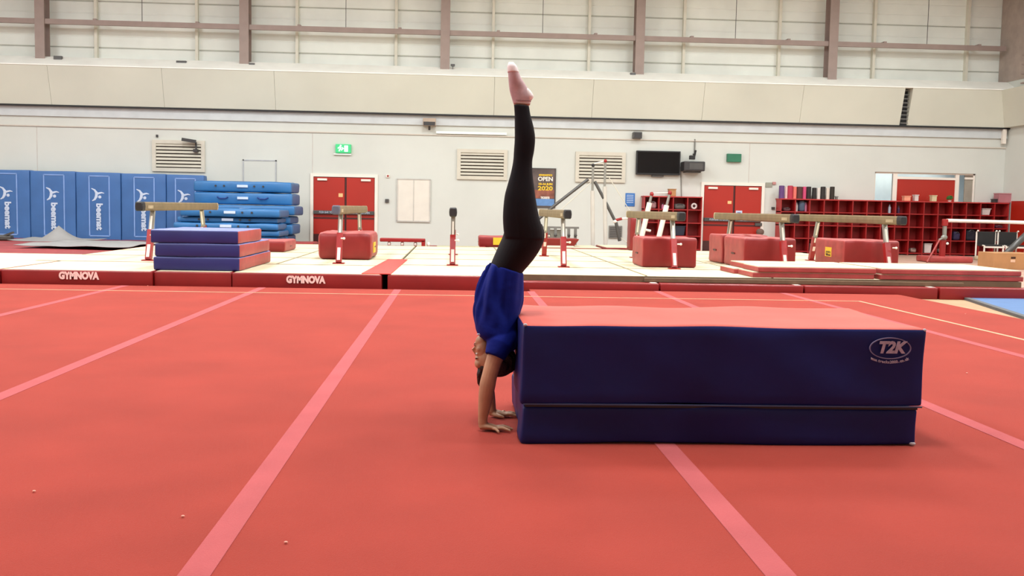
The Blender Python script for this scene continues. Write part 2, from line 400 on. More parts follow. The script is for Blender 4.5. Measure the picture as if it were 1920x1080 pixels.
for i, (px, py) in enumerate(((1648, 327), (1672, 324), (1695, 324), (1737, 329), (1767, 328))):
    d = ray(px, py); q = Vector((0, 0, CH)) + d*((bz1-.05-CH)/d.z)
    y = min(max(q.y, by0+.8), by1-.8); k = y/d.y; x = (d*k).x
    t = thing('office_light', f'round bright ceiling light seen through the window, {["leftmost", "second from left", "above the red panel on its left", "above the red panel centre", "above the red panel on its right"][i]}', 'ceiling light', (x, y, bz1-.06), 'office ceiling lights')
    mb = MB(); mb.rings([[Vector((x+rr*cos(2*pi*k/20), y+rr*1.6*sin(2*pi*k/20), z)) for k in range(20)] for rr, z in ((.36, bz1-.012), (.36, bz1-.03), (.3, bz1-.06))])
    build('diffuser', mb, LAMPW, t)
la = bpy.data.lights.new('office_lamp', 'AREA'); la.size = 2; la.energy = 95; la.color = (.86, .95, 1)
lo = bpy.data.objects.new('office_lamp', la); COL.objects.link(lo); lo.location = ((WX0+WX1)/2, YW+3, bz1-.1)

# ---------------------------------------------------------------- doors
def double_door(n, px0, px1, pyt, sign):
    a = at(px0, pyt, YW); b = at(px1, pyt, YW); x0, x1, zt = a.x, b.x, (a.z+b.z)/2
    fr = MB().box(x0-.1, x0, YW-.05, YW, FZ, zt+.1).box(x1, x1+.1, YW-.05, YW, FZ, zt+.1).box(x0, x1, YW-.05, YW, zt, zt+.1)
    f = struct(build(f'door_{n}', fr, WHITEM))
    xm = (x0+x1)/2+.05
    build('door_shadow_gap', MB().box(x0, x1, YW-.01, YW-.001, FZ, zt), DARKR, f)
    for k, (p, q) in enumerate(((x0+.012, xm-.035), (xm+.035, x1-.012))):
        lf = build('door_leaf', MB().box(p, q, YW-.045, YW-.012, FZ+.02, zt-.02), DOOR, f)
        build('kick_plate', MB().box(p, q, YW-.05, YW-.044, FZ+.02, .27), DARKR, lf)
        build('push_bar', MB().box(p, q, YW-.13, YW-.046, .93, 1.05), GREYD, lf, bevel=.01)
        build('lower_bar', MB().box(p, q, YW-.06, YW-.046, .78, .83), DARKR, lf)
        text('push_bar_text', 'PUSH BAR TO OPEN', .09, ((p+q)/2, YW-.133, .99), PRINT, lf, width=.62)
        cxx = p+.28 if k == 0 else q-.28
        build('door_closer', MB().box(cxx-.16, cxx+.16, YW-.1, YW-.046, zt-.13, zt-.06), WHITEM, lf, bevel=.01)
    if sign == 1: build('door_notice', MB().box(xm-.23, xm-.09, YW-.052, YW-.046, zt-.66, zt-.54), M('notice', (238, 190, 130), .6), f)
    else:
        build('door_notice', MB().box(xm-.22, xm-.09, YW-.052, YW-.046, zt-.62, zt-.52), M('notice', (238, 190, 130), .6), f)
        build('door_notice', MB().box(xm+.07, xm+.29, YW-.052, YW-.046, zt-1.08, zt-.84), PRINT, f)
        build('door_notice_symbol', MB().box(xm+.12, xm+.24, YW-.055, YW-.052, zt-1.02, zt-.9), M('blue_ink', (40, 60, 150), .5), f)
double_door(1, 588, 703, 332, 1)
double_door(2, 1320, 1428, 348, 2)
# access panel outlines on the left wall
pa = at(457, 299, YW); pb = at(517, 301, YW)
t = thing('wall_hatch', 'white flush wall hatch with thin grey frame above the blue crash mats', 'hatch', (pa.x, YW-.02, FZ))
build('hatch_panel', MB().box(pa.x, pb.x, YW-.012, YW, FZ, pa.z-.03), WHITE, t)
build('hatch_frame', MB().box(pa.x-.03, pa.x+.01, YW-.025, YW, FZ, pa.z).box(pb.x-.01, pb.x+.03, YW-.025, YW, FZ, pa.z).box(pa.x-.03, pb.x+.03, YW-.025, YW, pa.z-.04, pa.z), M('hatch_grey', (176, 178, 180), .6), t)

# ---------------------------------------------------------------- louvres
def louvre(px0, px1, py0, py1, label):
    a = at(px0, py0, YW); b = at(px1, py1, YW); x0, x1, z1, z0 = a.x, b.x, a.z, b.z
    t = thing('wall_louvre', label, 'vent', ((x0+x1)/2, YW, z0), 'louvred wall vents')
    build('backing', MB().box(x0, x1, YW-.02, YW-.002, z0, z1), LOUVD, t)
    fr = MB()
    for q in ((x0-.12, x0, z0-.12, z1+.12), (x1, x1+.12, z0-.12, z1+.12), (x0, x1, z1, z1+.12), (x0, x1, z0-.12, z0)): fr.box(q[0], q[1], YW-.07, YW-.002, q[2], q[3])
    build('vent_frame', fr, LOUV, t)
    n = 7; h = (z1-z0)/n
    for k in range(n):
        z = z0+k*h
        build('slat', MB().add([(x0, YW-.022, z+h*.98), (x1, YW-.022, z+h*.98), (x1, YW-.075, z+h*.36), (x0, YW-.075, z+h*.36), (x0, YW-.022, z+h*.86), (x1, YW-.022, z+h*.86), (x1, YW-.07, z+h*.28), (x0, YW-.07, z+h*.28)],
              [(0, 1, 2, 3), (7, 6, 5, 4), (3, 2, 6, 7), (0, 4, 5, 1), (0, 3, 7, 4), (1, 5, 6, 2)]), LOUV, t)
    return t
louvre(293, 378, 269, 316, 'cream louvred wall vent above the blue wall mats at the left')
louvre(864, 944, 286, 331, 'cream louvred wall vent left of the raised legs')
louvre(1086, 1165, 291, 336, 'cream louvred wall vent behind the tall bar posts')

# ---------------------------------------------------------------- small things on the wall
def slab(name, label, cat, px0, px1, py0, py1, depth, mat, bevel=.01, Y=None, group=None):
    Y = YW if Y is None else Y
    a = at(px0, py0, Y-depth); b = at(px1, py1, Y-depth)
    t = thing(name, label, cat, ((a.x+b.x)/2, Y-depth/2, b.z), group)
    body = build('body', MB().box(a.x, b.x, Y-depth, Y, b.z, a.z), mat, t, bevel=bevel)
    return t, a, b
t, a, b = slab('exit_sign', 'lit green emergency exit sign above the left red doors', 'sign', 629, 658, 270, 287, .12, GREENL)
cz = (a.z+b.z)/2; ff = YW-.122
man = MB().box(a.x+.05, a.x+.2, ff-.004, ff, cz-.09, cz+.08)
build('exit_symbol', MB().tube([(a.x+.12, ff, cz-.09), (a.x+.15, ff, cz), (a.x+.21, ff, cz-.06)], .022, 6).tube([(a.x+.08, ff, cz), (a.x+.14, ff, cz+.05), (a.x+.2, ff, cz+.01)], .02, 6).ell((a.x+.17, ff, cz+.09), (.03, .008, .03)), WLIT, t)
build('exit_symbol', MB().box(a.x+.29, b.x-.1, ff-.004, ff, cz-.1, cz+.1), WLIT, t)
build('exit_symbol', MB().add([(a.x+.22, ff-.002, cz+.05), (a.x+.28, ff-.002, cz), (a.x+.22, ff-.002, cz-.05), (a.x+.22, ff, cz+.05), (a.x+.28, ff, cz), (a.x+.22, ff, cz-.05)], [(0, 1, 2), (5, 4, 3), (0, 3, 4, 1), (1, 4, 5, 2), (2, 5, 3, 0)]), WLIT, t)
build('sign_foot', MB().box(a.x-.06, b.x, YW-.08, YW-.01, b.z-.06, b.z-.02), LEDGE, t)
t, a, b = slab('exit_sign', 'unlit plain green sign box above the right red doors', 'sign', 1364, 1390, 288, 304, .12, GREEN)
# floodlight + black sensor
t, a, b = slab('wall_heater', 'small grey floodlight fitting under the bulkhead left of the raised legs', 'floodlight', 793, 817, 221, 236, .3, M('fitting_beige', (176, 158, 140), .6))
build('lens', MB().box(a.x+.02, b.x-.02, YW-.31, YW-.3, b.z+.01, b.z+.13), CHARC, t)
build('bracket_arm', MB().bar(((a.x+b.x)/2, YW-.2, b.z), ((a.x+b.x)/2, YW-.15, b.z-.12), .07, .07), CHARC, t)
t, a, b = slab('wall_speaker', 'small dark grey loudspeaker box above the television', 'speaker', 1188, 1204, 247, 260, .25, GREYD, .02)
build('grille', MB().box(a.x+.03, b.x-.03, YW-.256, YW-.25, b.z+.03, a.z-.03), CHARC, t)
# camera bracket on left louvre
p = at(365, 268, 33.85)
t = thing('security_camera', 'dark security camera on an arm at the left wall vent', 'camera', (p.x, 33.85, p.z))
build('arm', MB().bar((p.x+.02, 33.92, p.z+.02), (p.x+.06, 33.8, p.z-.2), .05, .05), CHARC, t)
build('camera_body', MB().bar((p.x-.38, 33.7, p.z+.1), (p.x+.06, 33.8, p.z+.04), .1, .1), CHARC, t)
build('mount', MB().box(p.x-.04, p.x+.1, 33.8, 33.99, p.z-.3, p.z-.2), CHARC, t)
p = at(295, 255, YW); tag(build('wall_bolt', MB().box(p.x-.03, p.x+.03, YW-.06, YW, p.z-.04, p.z+.04), CHARC, origin=(p.x, YW, p.z)), 'tiny dark wall fitting up left of the left vent', 'fitting')
# call point, switch
t, a, b = slab('fire_call_point', 'small red fire alarm point beside the left doors', 'alarm', 724, 730, 327, 333, .05, WHITEM, .005)
build('alarm_face', MB().box(a.x+.03, b.x-.02, YW-.055, YW-.05, b.z+.02, a.z-.02), REDM, t)
t, a, b = slab('wall_socket', 'small dark wall box below the red alarm point', 'socket', 722, 729, 373, 380, .07, GREYD, .01)
t, a, b = slab('notice_sign', 'small grey notice on the wall right of the right doors', 'notice', 1436, 1448, 342, 351, .03, M('sage_grey', (150, 148, 134), .6), .003)
t, a, b = slab('fire_call_point', 'small pink alarm point beside the grey notice', 'alarm', 1449, 1455, 341, 346, .05, M('dull_pink', (190, 130, 125), .5), .005)
t, a, b = slab('wall_socket', 'tiny dark socket on the wall left of the long red shelf', 'socket', 1447, 1453, 388, 393, .05, GREYD, .01)
# whiteboard
t, a, b = slab('whiteboard', 'off white board on the wall right of the left doors', 'board', 746, 805, 336, 415, .04, M('board_white', (222, 216, 204), .4, .02), .004)
fr = MB()
for q in ((a.x-.03, a.x+.01, b.z, a.z), (b.x-.01, b.x+.03, b.z, a.z), (a.x-.03, b.x+.03, a.z-.01, a.z+.03), (a.x-.03, b.x+.03, b.z-.03, b.z+.01), ((a.x+b.x)/2-.01, (a.x+b.x)/2+.01, b.z, a.z)): fr.box(q[0], q[1], YW-.055, YW-.03, q[2], q[3])
build('board_frame', fr, M('board_edge', (192, 188, 180), .5), t)
# poster
t, a, b = slab('poster', 'dark gym open day poster on the wall right of the raised legs', 'poster', 998, 1040, 316, 389, .03, M('poster_dark', (88, 74, 70), .5, .25, 2.2), .003)
cx = (a.x+b.x)/2+.06; ff = YW-.033
build('poster_picture', MB().box(a.x+.02, b.x-.02, ff, ff+.002, b.z+.3, b.z+.58), M('poster_rust', (138, 80, 62), .5, .3, 4), t)
build('poster_footer', MB().box(a.x+.02, b.x-.02, ff, ff+.002, b.z+.05, b.z+.28), M('poster_blue', (96, 138, 190), .5, .1, 4), t)
build('poster_frame', MB().box(a.x-.02, a.x+.01, ff-.01, YW, b.z-.02, a.z+.02).box(b.x-.01, b.x+.02, ff-.01, YW, b.z-.02, a.z+.02).box(a.x, b.x, ff-.01, YW, a.z, a.z+.02).box(a.x, b.x, ff-.01, YW, b.z-.02, b.z), GREYD, t)
for s, py, wd_, mt, sz in (('GYMNASTICS', 328.5, .45, YELL, .07), ('OPEN', 336, .50, WHITEM, .19), ('13-16 JUN', 345.3, .46, YELL, .09), ('2020', 353.5, .50, YELL, .19), ('TICKETS', 371, .3, WHITEM, .09)):
    z = at(1022, py, ff).z
    text('poster_text', s, sz, (cx, ff-.002, z), mt, t, width=wd_, bold=.006)
# television, screen box
t, a, b = slab('television', 'large black wall television', 'television', 1194, 1275, 282, 329, .12, BLACK, .01, Y=YW-.03)
build('screen', MB().box(a.x+.04, b.x-.04, YW-.154, YW-.15, b.z+.06, a.z-.04), SCREEN, t)
build('wall_bracket', MB().box((a.x+b.x)/2-.2, (a.x+b.x)/2+.2, YW-.1, YW-.01, b.z-.06, b.z), GREYD, t)
t, a, b = slab('projector', 'dark grey box shaped monitor on the wall right of the television', 'monitor', 1283, 1322, 302, 321, .55, CHARC, .03)
build('monitor_face', MB().box(a.x+.18, b.x-.08, YW-.556, YW-.55, b.z+.06, a.z-.06), GREYD, t)
build('shelf_bracket', MB().box(a.x+.1, b.x-.1, YW-.4, YW, b.z-.05, b.z), GREYD, t)
p = at(1298, 294, 33.7)
t = thing('webcam', 'small dark camera on a bracket above the box monitor', 'camera', (p.x, 33.7, p.z-.1))
build('camera_body', MB().box(p.x-.1, p.x+.08, 33.6, 33.75, p.z-.09, p.z+.04), BLACK, t, bevel=.01)
build('arm', MB().bar((p.x+.06, 33.7, p.z-.02), (p.x+.12, 33.75, p.z+.22), .05, .05), BLACK, t)
build('wall_arm', MB().bar((p.x+.1, 33.7, p.z+.1), (p.x+.1, 33.99, p.z+.1), .04, .04), BLACK, t)
c = MB(); q1 = at(1303, 262, YW-.03); q2 = at(1302, 296, YW-.03)
tag(build('cable_conduit', MB().tube([(q1.x, YW-.03, q1.z+.02), (q2.x, YW-.03, q2.z)], .022, 8), GREY, origin=(q1.x, YW, q2.z)), 'grey vertical cable pipe above the box monitor', 'cable')
q1 = at(1283, 305, YW-.03); q2 = at(1278, 372, YW-.03)
tag(build('cable_conduit', MB().tube([(q1.x, YW-.03, q1.z), (q1.x-.12, YW-.03, q1.z-.15), (q2.x, YW-.03, q2.z)], .014, 8), GREY, origin=(q1.x, YW, q2.z)), 'thin grey cable hanging below the box monitor', 'cable')
t, a, b = slab('blue_notice', 'blue notice sheet on the wall left of the small red shelf', 'notice', 1173, 1190, 362, 387, .02, M('blue_paper', (50, 110, 180), .5, .04), .002)
for k in range(5): build('print_line', MB().box(a.x+.04, b.x-.05, YW-.023, YW-.02, a.z-.08-k*.06, a.z-.06-k*.06), PRINT, t)
t, a, b = slab('floor_grille', 'grey wall grille low behind the tall bars', 'vent', 1142, 1166, 423, 447, .05, GREY, .005, group=None)
for k in range(6): build('grille_bar', MB().box(a.x+.03, b.x-.03, YW-.06, YW-.05, b.z+.04+k*.06, b.z+.07+k*.06), GREYD, t)

# ---------------------------------------------------------------- shelves
def shelf(label, px0, px1, pyt, cols, rows, x1force=None):
    Yf = YW-.55; a = at(px0, pyt, Yf); b = at(px1, pyt, Yf); x0, x1 = a.x, b.x
    if x1force: x1 = x1force
    zt = a.z; t = thing('cubby_shelf', label, 'shelf', ((x0+x1)/2, YW-.28, FZ), 'red cubby shelves')
    th = .035; cw = (x1-x0)/cols; rh = (zt-FZ-.06)/rows
    build('top_board', MB().box(x0-.03, x1, Yf-.02, YW-.01, zt-th, zt), SHELFE, t)
    build('back_board', MB().box(x0, x1, YW-.04, YW-.02, FZ, zt-th), SHELF, t)
    for k in range(cols+1):
        x = x0+k*cw; build('upright', MB().box(max(x0, x-th/2), min(x1, x+th/2), Yf, YW-.04, FZ, zt-th), SHELFE if k in (0, cols) else SHELF, t)
    for r in range(rows):
        z = FZ+.06+r*rh
        build('shelf_board', MB().box(x0, x1, Yf+.01, YW-.04, z-th/2, z+th/2), SHELF, t)
    return dict(x0=x0, cw=cw, z0=FZ+.06, rh=rh, Yf=Yf, zt=zt, x1=x1)
S2 = shelf('long red wooden cubby shelf with sixteen columns along the right of the back wall', 1465, 1893, 372, 16, 4)
S1 = shelf('short red wooden cubby shelf left of the right doors', 1209, 1317, 367, 4, 4)
def cell(S, c, r):   # r from top
    rows = 4; return S['x0']+S['cw']*(c+.5), S['z0']+S['rh']*(rows-1-r)+.0176
def bottle(S, c, r, col, label, dx=0, h=.24):
    x, z = cell(S, c, r); x += dx; y = S['Yf']+.2
    t = thing('drink_bottle', label, 'bottle', (x, y, z))
    build('body', MB().rings([[Vector((x+q*cos(2*pi*k/12), y+q*sin(2*pi*k/12), z+zz)) for k in range(12)] for q, zz in ((.04, 0), (.045, .02), (.045, h*.7), (.025, h*.85), (.02, h))]), col, t, smooth=False)
    build('cap', MB().rings([[Vector((x+q*cos(2*pi*k/12), y+q*sin(2*pi*k/12), z+zz)) for k in range(12)] for q, zz in ((.026, h), (.026, h+.035))]), CHARC, t)
def tub(S, c, r, mat, label, w=.3, h=.2, name='storage_tub', cat='tub', lid=None, dx=0):
    x, z = cell(S, c, r); x += dx; y = S['Yf']+.25
    t = thing(name, label, cat, (x, y, z))
    R = [[(x-w*.42, y-.14, z), (x+w*.42, y-.14, z), (x+w*.42, y+.14, z), (x-w*.42, y+.14, z)], [(x-w*.5, y-.17, z+h), (x+w*.5, y-.17, z+h), (x+w*.5, y+.17, z+h), (x-w*.5, y+.17, z+h)]]
    build('body', MB().rings([[Vector(p) for p in r_] for r_ in R]), mat, t, bevel=.012)
    build('rim', MB().box(x-w*.53, x+w*.53, y-.19, y+.19, z+h, z+h+.02), lid or mat, t)
    return t
def bag(S, c, r, mat, label, w=.34, h=.26, name='kit_bag', cat='bag', dx=0):
    x, z = cell(S, c, r); x += dx; y = S['Yf']+.22
    t = thing(name, label, cat, (x, y, z))
    rbox('body', x-w/2, x+w/2, y-.15, y+.15, z, z+h, .07, mat, t, cuts=5, wob=.02, wsc=7, seed=c)
    build('strap', MB().tube([(x-w*.25, y-.15, z+h*.8), (x-w*.1, y-.17, z+h*.95), (x+w*.1, y-.17, z+h*.95), (x+w*.25, y-.15, z+h*.8)], .012, 6), GREYD, t)
PALEB = M('pale_steel', (170, 178, 190), .3, .05); PINKP = M('pink_plastic', (200, 120, 150), .5); WPL = M('white_plastic', (210, 196, 190), .5)
bag(S2, 0, 0, M('dusky_cloth', (96, 58, 62), .8), 'small dusky shoes bundle in the first cubby of the long shelf', .26, .12, 'shoe_bundle', 'shoes')
bottle(S2, 1, 0, WPL, 'white bottle in the second top cubby of the long shelf', -.14, .3)
bag(S2, 1, 0, M('slate_cloth', (74, 84, 104), .8), 'slate blue folded clothing in the second top cubby', .2, .36, 'folded_clothes', 'clothes', dx=.02)
bottle(S2, 1, 0, PINKP, 'pink bottle in the second top cubby of the long shelf', .17, .3)
bottle(S2, 7, 0, PALEB, 'pale steel bottle in the eighth top cubby of the long shelf', .12, .28)
bottle(S2, 8, 0, M('purple_dark', (66, 34, 70), .4), 'dark bottle standing in the ninth top cubby', -.06, .22)
tub(S2, 14, 0, WPL, 'white plastic basket in the second last top cubby', .3, .2, 'plastic_basket', 'basket')
bottle(S2, 14, 0, WPL, 'small white bottle beside the white basket', -.2, .16)
bag(S2, 15, 1, M('plum_cloth', (92, 40, 62), .8), 'plum coloured shoes in the last cubby of the second row', .3, .1, 'shoe_bundle', 'shoes')
bag(S2, 0, 1, BLACK, 'black bag in the first cubby of the second row', .3, .2)
bag(S2, 13, 2, M('black_cloth', (24, 20, 34), .8), 'black rucksack in the third row of the long shelf', .36, .38, 'rucksack', 'bag')
bag(S2, 12, 2, M('navy_cloth', (46, 34, 66), .8), 'dark purple bag beside the black rucksack', .24, .3)
bag(S2, 15, 2, BLACK, 'black bag in the last cubby of the third row', .34, .3)
tub(S2, 10, 3, WPL, 'white folded step stool in the bottom row of the long shelf', .26, .3, 'step_stool', 'stool')
tub(S2, 2, 3, WPL, 'grey crate in the bottom row behind the red blocks', .3, .22, 'crate', 'crate')
bag(S2, 11, 3, M('taupe_cloth', (150, 120, 110), .8), 'taupe shoes in the bottom row near the red bar base', .22, .14, 'shoe_bundle', 'shoes')
bag(S2, 9, 3, M('taupe_cloth', (150, 120, 110), .8), 'taupe shoes in the bottom row right of the red block', .2, .16, 'shoe_bundle', 'shoes')
bag(S1, 0, 0, M('mauve_cloth', (150, 108, 108), .8), 'mauve folded towels with a white sheet in the first cubby of the short shelf', .3, .24, 'folded_towel', 'towel', dx=.03)
bottle(S1, 1, 0, PINKP, 'pink bottle in the second cubby of the short shelf', -.08, .16)
bag(S1, 2, 0, M('grey_cloth', (92, 84, 80), .8), 'grey folded clothes in the third cubby of the short shelf', .38, .18, 'folded_clothes', 'clothes')
x, z = cell(S1, 3, 0)
t = thing('tape_roll', 'white roll of tape standing in the last cubby of the short shelf', 'tape', (x, S1['Yf']+.15, z))
R = []
for k in range(25):
    a_ = 2*pi*k/24; R.append(Vector((x+.075*cos(a_), S1['Yf']+.12, z+.11+.075*sin(a_))))
build('ring', MB().tube(R, .032, 8), WPL, t, smooth=True)
build('core', MB().tube([(x, S1['Yf']+.1, z+.11), (x, S1['Yf']+.15, z+.11)], .02, 10), CHARC, t)
tub(S1, 2, 2, M('navy_plastic', (36, 42, 58), .5), 'navy plastic storage box in the short shelf', .42, .3, 'storage_box', 'box')
# foam rollers and rolled mats on top of the long shelf
cols = [((98, 64, 120), 1461, 1471, 348, 'purple'), ((225, 190, 185), 1472, 1477, 350, 'pale pink'), ((178, 52, 74), 1477, 1487, 348, 'crimson'), ((226, 118, 104), 1487, 1494, 350, 'salmon'), ((84, 48, 44), 1494, 1505, 350, 'dark brown'),
        ((206, 74, 116), 1505, 1512, 350, 'bright pink'), ((40, 34, 34), 1512.5, 1521, 350, 'black'), ((34, 30, 30), 1523, 1531, 352, 'short black'), ((214, 208, 200), 1532, 1538.5, 352, 'pale grey'), ((42, 38, 36), 1539, 1548, 350, 'charcoal'),
        ((216, 206, 192), 1549, 1555.5, 352, 'ivory'), ((44, 36, 28), 1556.5, 1565, 350, 'brown black')]
for c, p0, p1, pt, nm in cols:
    Yr = YW-.35; a = at(p0, pt, Yr); b = at(p1, pt, Yr); x = (a.x+b.x)/2; r = max(.04, (b.x-a.x)/2); z0 = S2['zt']
    t = thing('rolled_mat', f'{nm} rolled exercise mat standing on the long red shelf', 'mat roll', (x, Yr, z0), 'rolled mats on the long shelf')
    m_ = M('roll_'+nm.replace(' ', '_'), c, .7)
    build('roll', MB().rings([[Vector((x+q*cos(2*pi*k/16), Yr+q*sin(2*pi*k/16), zz)) for k in range(16)] for q, zz in ((r, z0), (r, a.z-.01), (r*.9, a.z))]), m_, t)
    build('roll_core', MB().rings([[Vector((x+q*cos(2*pi*k/12), Yr+q*sin(2*pi*k/12), zz)) for k in range(12)] for q, zz in ((r*.35, a.z-.005), (r*.35, a.z+.003))]), CHARC, t)
def topbox(name, label, cat, px0, px1, pyt, mat, d=.2, Yr=33.65, lid=None):
    a = at(px0, pyt, Yr); b = at(px1, pyt, Yr); z0 = S2['zt'] if px0 > 1400 else S1['zt']
    t = thing(name, label, cat, ((a.x+b.x)/2, Yr, z0))
    build('body', MB().box(a.x+.01, b.x-.01, Yr-d/2, Yr+d/2, z0, a.z-.03), mat, t, bevel=.015)
    build('lid', MB().box(a.x, b.x, Yr-d/2-.01, Yr+d/2+.01, a.z-.03, a.z), lid or mat, t)
topbox('small_basket', 'small orange pink basket on the shelf in front of the red window panel', 'basket', 1693, 1706, 367, M('peach', (228, 150, 120), .6))
topbox('storage_jar', 'white jar on the shelf in front of the red window panel', 'jar', 1713, 1721, 365, WPL)
topbox('storage_jar', 'pale yellowish jar on the shelf left of the green plant', 'jar', 1745, 1755, 366, M('pale_yellow', (205, 190, 150), .6))
topbox('storage_box', 'dusty pink plastic box on the shelf in the right corner', 'box', 1868, 1893, 362, M('dusty_pink', (176, 112, 118), .5), .36, lid=M('dusty_pink_lid', (188, 128, 130), .5))
topbox('cardboard_box', 'small tan cardboard box on the short red shelf', 'box', 1253, 1267, 354, CARD, .25)
topbox('toy_car', 'small dark object beside the pink box on the shelf', 'toy', 1860, 1869, 373, CHARC)
topbox('small_pot', 'tiny grey pot on the shelf right of the rolled mats', 'pot', 1566, 1571, 368, GREY, .1)
p = at(1781, 370, 33.6)
t = thing('potted_plant', 'round green pot plant on the long shelf', 'plant', (p.x, 33.6, S2['zt']))
build('pot', MB().rings([[Vector((p.x+q*cos(2*pi*k/12), 33.6+q*sin(2*pi*k/12), zz)) for k in range(12)] for q, zz in ((.05, S2['zt']), (.06, S2['zt']+.05))]), WPL, t)
pl = MB()
for k in range(60):
    u = random.uniform(-.4, 1); th = random.uniform(0, 2*pi); rr = sqrt(max(0, 1-u*u)); d = Vector((rr*cos(th), rr*sin(th), u)); c = Vector((p.x, 33.6, S2['zt']+.12))
    pl.ell(c+d*.08, (.035, .035, .025), 6, 4)
build('foliage', pl, M('leaf_green', (50, 96, 34), .6, .2, 30), t)

# right wall: red dado and noticeboard
dz0, dz1 = FZ, at(1895, 377, 33.4).z
struct(build('trim_8', MB().box(XR-.03, XR, 32.45, 33.4, dz0, dz1), DOOR))
pz1 = at(1917, 318, 32.3).z; pz0 = at(1917, 432, 32.3).z
t = thing('noticeboard', 'olive framed board on the right wall at the picture edge', 'board', (XR-.03, 32, pz0))
build('board', MB().box(XR-.04, XR, 30.9, 32.42, pz0, pz1), M('olive_board', (138, 132, 108), .6), t)
build('board_frame', MB().box(XR-.06, XR, 32.38, 32.44, pz0, pz1).box(XR-.06, XR, 30.86, 30.92, pz0, pz1).box(XR-.06, XR, 30.92, 32.38, pz1-.06, pz1).box(XR-.06, XR, 30.92, 32.38, pz0, pz0+.06), LOUV, t)

# ---------------------------------------------------------------- sprung floor
CX1 = 7.0
t = thing('sprung_floor', 'large red carpeted sprung gymnastics floor under the handstand', 'gym floor', (0, 7, FZ))
SX = [1.139+2*k for k in range(-6, 3)]
edges_ = [-12.2]+SX+[CX1]
def carpet_far(x): return 15.22 if x < 1.1 else 15.62
for a, b in zip(edges_[:-1], edges_[1:]):
    mb = MB(); g = .0
    mb.box(a+.004, b-.004, -4, carpet_far(a), FZ, 0)
    build('carpet_roll', mb, CARPET, t)
build('carpet_edge', MB().box(-12.24, -12.2, -4.04, 15.22, FZ, -.004), CARPET, t)
build('carpet_edge', MB().box(CX1, CX1+.03, -4.04, 15.62, FZ, -.004), CARPET, t)
for x in SX:
    build('seam_tape', MB().box(x-.055, x+.055, -4, 15.2 if x < 1.2 else 15.6, -.001, .0025), SEAM, t)
LX, LY = 5.84, 14.3
build('boundary_line', MB().box(-12.1, LX-.025, LY-.025, LY+.025, -.001, .004).box(LX-.025, LX+.025, -4, LY+.025, -.001, .004), LINE, t)
# chalk specks
for i, (px, py) in enumerate(((343, 969), (1810, 589), (1813, 700), (277, 536), (64, 922), (536, 1018))):
    p = atz(px, py, .003)
    tag(build('chalk_crumb', MB().ell((p.x, p.y, .006), (.008, .006, .004), 8, 5), M('chalk', (236, 170, 150), .9), origin=(p.x, p.y, .003)), ['tiny pale chalk crumb on the red floor at the lower left between the seams', 'tiny pale speck on the red floor outside the white line at the right', 'tiny pale speck on the red floor right of the big mat', 'tiny pale speck by the red edge mats at the left', 'tiny pale speck on the red floor near the left edge', 'tiny pale fleck low in the picture right of the wide seam'][i], 'chalk')
build('floor_border', MB(), BEIGE) if False else None
t = thing('border_matting', 'flat beige matting beside the right edge of the red floor', 'matting', (7.9, 9, FZ))
build('border_sheet', MB().box(CX1+.04, XR-2, -4, 15.95, FZ, FZ+.01), BEIGE, t)
# blue mat at the right
b1 = atz(1800, 560, FZ+.03); b2 = atz(1920, 598, FZ+.03)
t = thing('blue_floor_mat', 'flat blue mat with dark edge on the floor at the right', 'mat', (9.5, 13.5, FZ+.01))
bx = 8.15
build('mat_pad', MB().add([(8.18, 15.65, FZ+.01), (11, 15.65, FZ+.01), (11, 9, FZ+.01), (7.3, 12, FZ+.01), (8.18, 15.65, FZ+.045), (11, 15.65, FZ+.045), (11, 9, FZ+.045), (7.3, 12, FZ+.045)],
      [(0, 3, 2, 1), (4, 5, 6, 7), (0, 1, 5, 4), (1, 2, 6, 5), (2, 3, 7, 6), (3, 0, 4, 7)]), M('blue_mat_top', (72, 106, 150), .7, .05), t)
build('mat_edge', MB().bar((8.14, 15.67, FZ+.03), (7.26, 12, FZ+.03), .09, .04), M('dark_grey_edge', (84, 84, 84), .7), t)

# ---------------------------------------------------------------- landing matting
ROWL = [15.36, 17.6, 19.75, 21.9, 24.2, 26.6]
NMX = [-8.9, -6.7, -4.5, -3.35, -1.11]
# left front mats with red faces
labs = ['red fronted cream landing mat at the far left edge of the row', 'red fronted cream landing mat with white lettering, left of the navy stack', 'red fronted cream landing mat under the navy stack', 'red fronted cream landing mat with white lettering, right of the navy stack']
def redmat(name, x0, x1, y0, y1, z1, label, cat='mat', top=CHAM, group=None, r=.02, bz=None):
    t = thing(name, label, cat, ((x0+x1)/2, (y0+y1)/2, FZ if bz is None else bz), group)
    b = FZ if bz is None else bz
    rbox('body', x0, x1, y0, y1, b, z1-.006, r, RED, t, cuts=8, wob=.006, wsc=1.5, seed=int(x0*10))
    build('top_surface', MB().box(x0+.03, x1-.03, y0+.03, y1-.01, z1-.02, z1), top, t)
    return t
mats_ = []
for i in range(4):
    a, b = NMX[i]+.006, NMX[i+1]-.006
    mats_.append(redmat('landing_mat', a, b, ROWL[0]+(-.12, -.06, 0, 0)[i], ROWL[1]-.01, ZT, labs[i], group='red fronted landing mats'))
m5 = redmat('landing_mat', -1.03, .985, ROWL[0]+.05, ROWL[1]-.01, ZT, 'red fronted cream landing mat left of the person, right of the dark gap', group='red fronted landing mats')
def gym(px, py, par, yf):
    p = at(px, py, yf-.004)
    # squared logo lettering
    return text('lettering', 'GYMNOVA', .14, (p.x, yf-.004, p.z), PRINTP, par, width=.585, bold=.009)
gym(147.5, 517.5, mats_[1], ROWL[0]-.07)
gym(573, 525, mats_[3], ROWL[0]-.01)
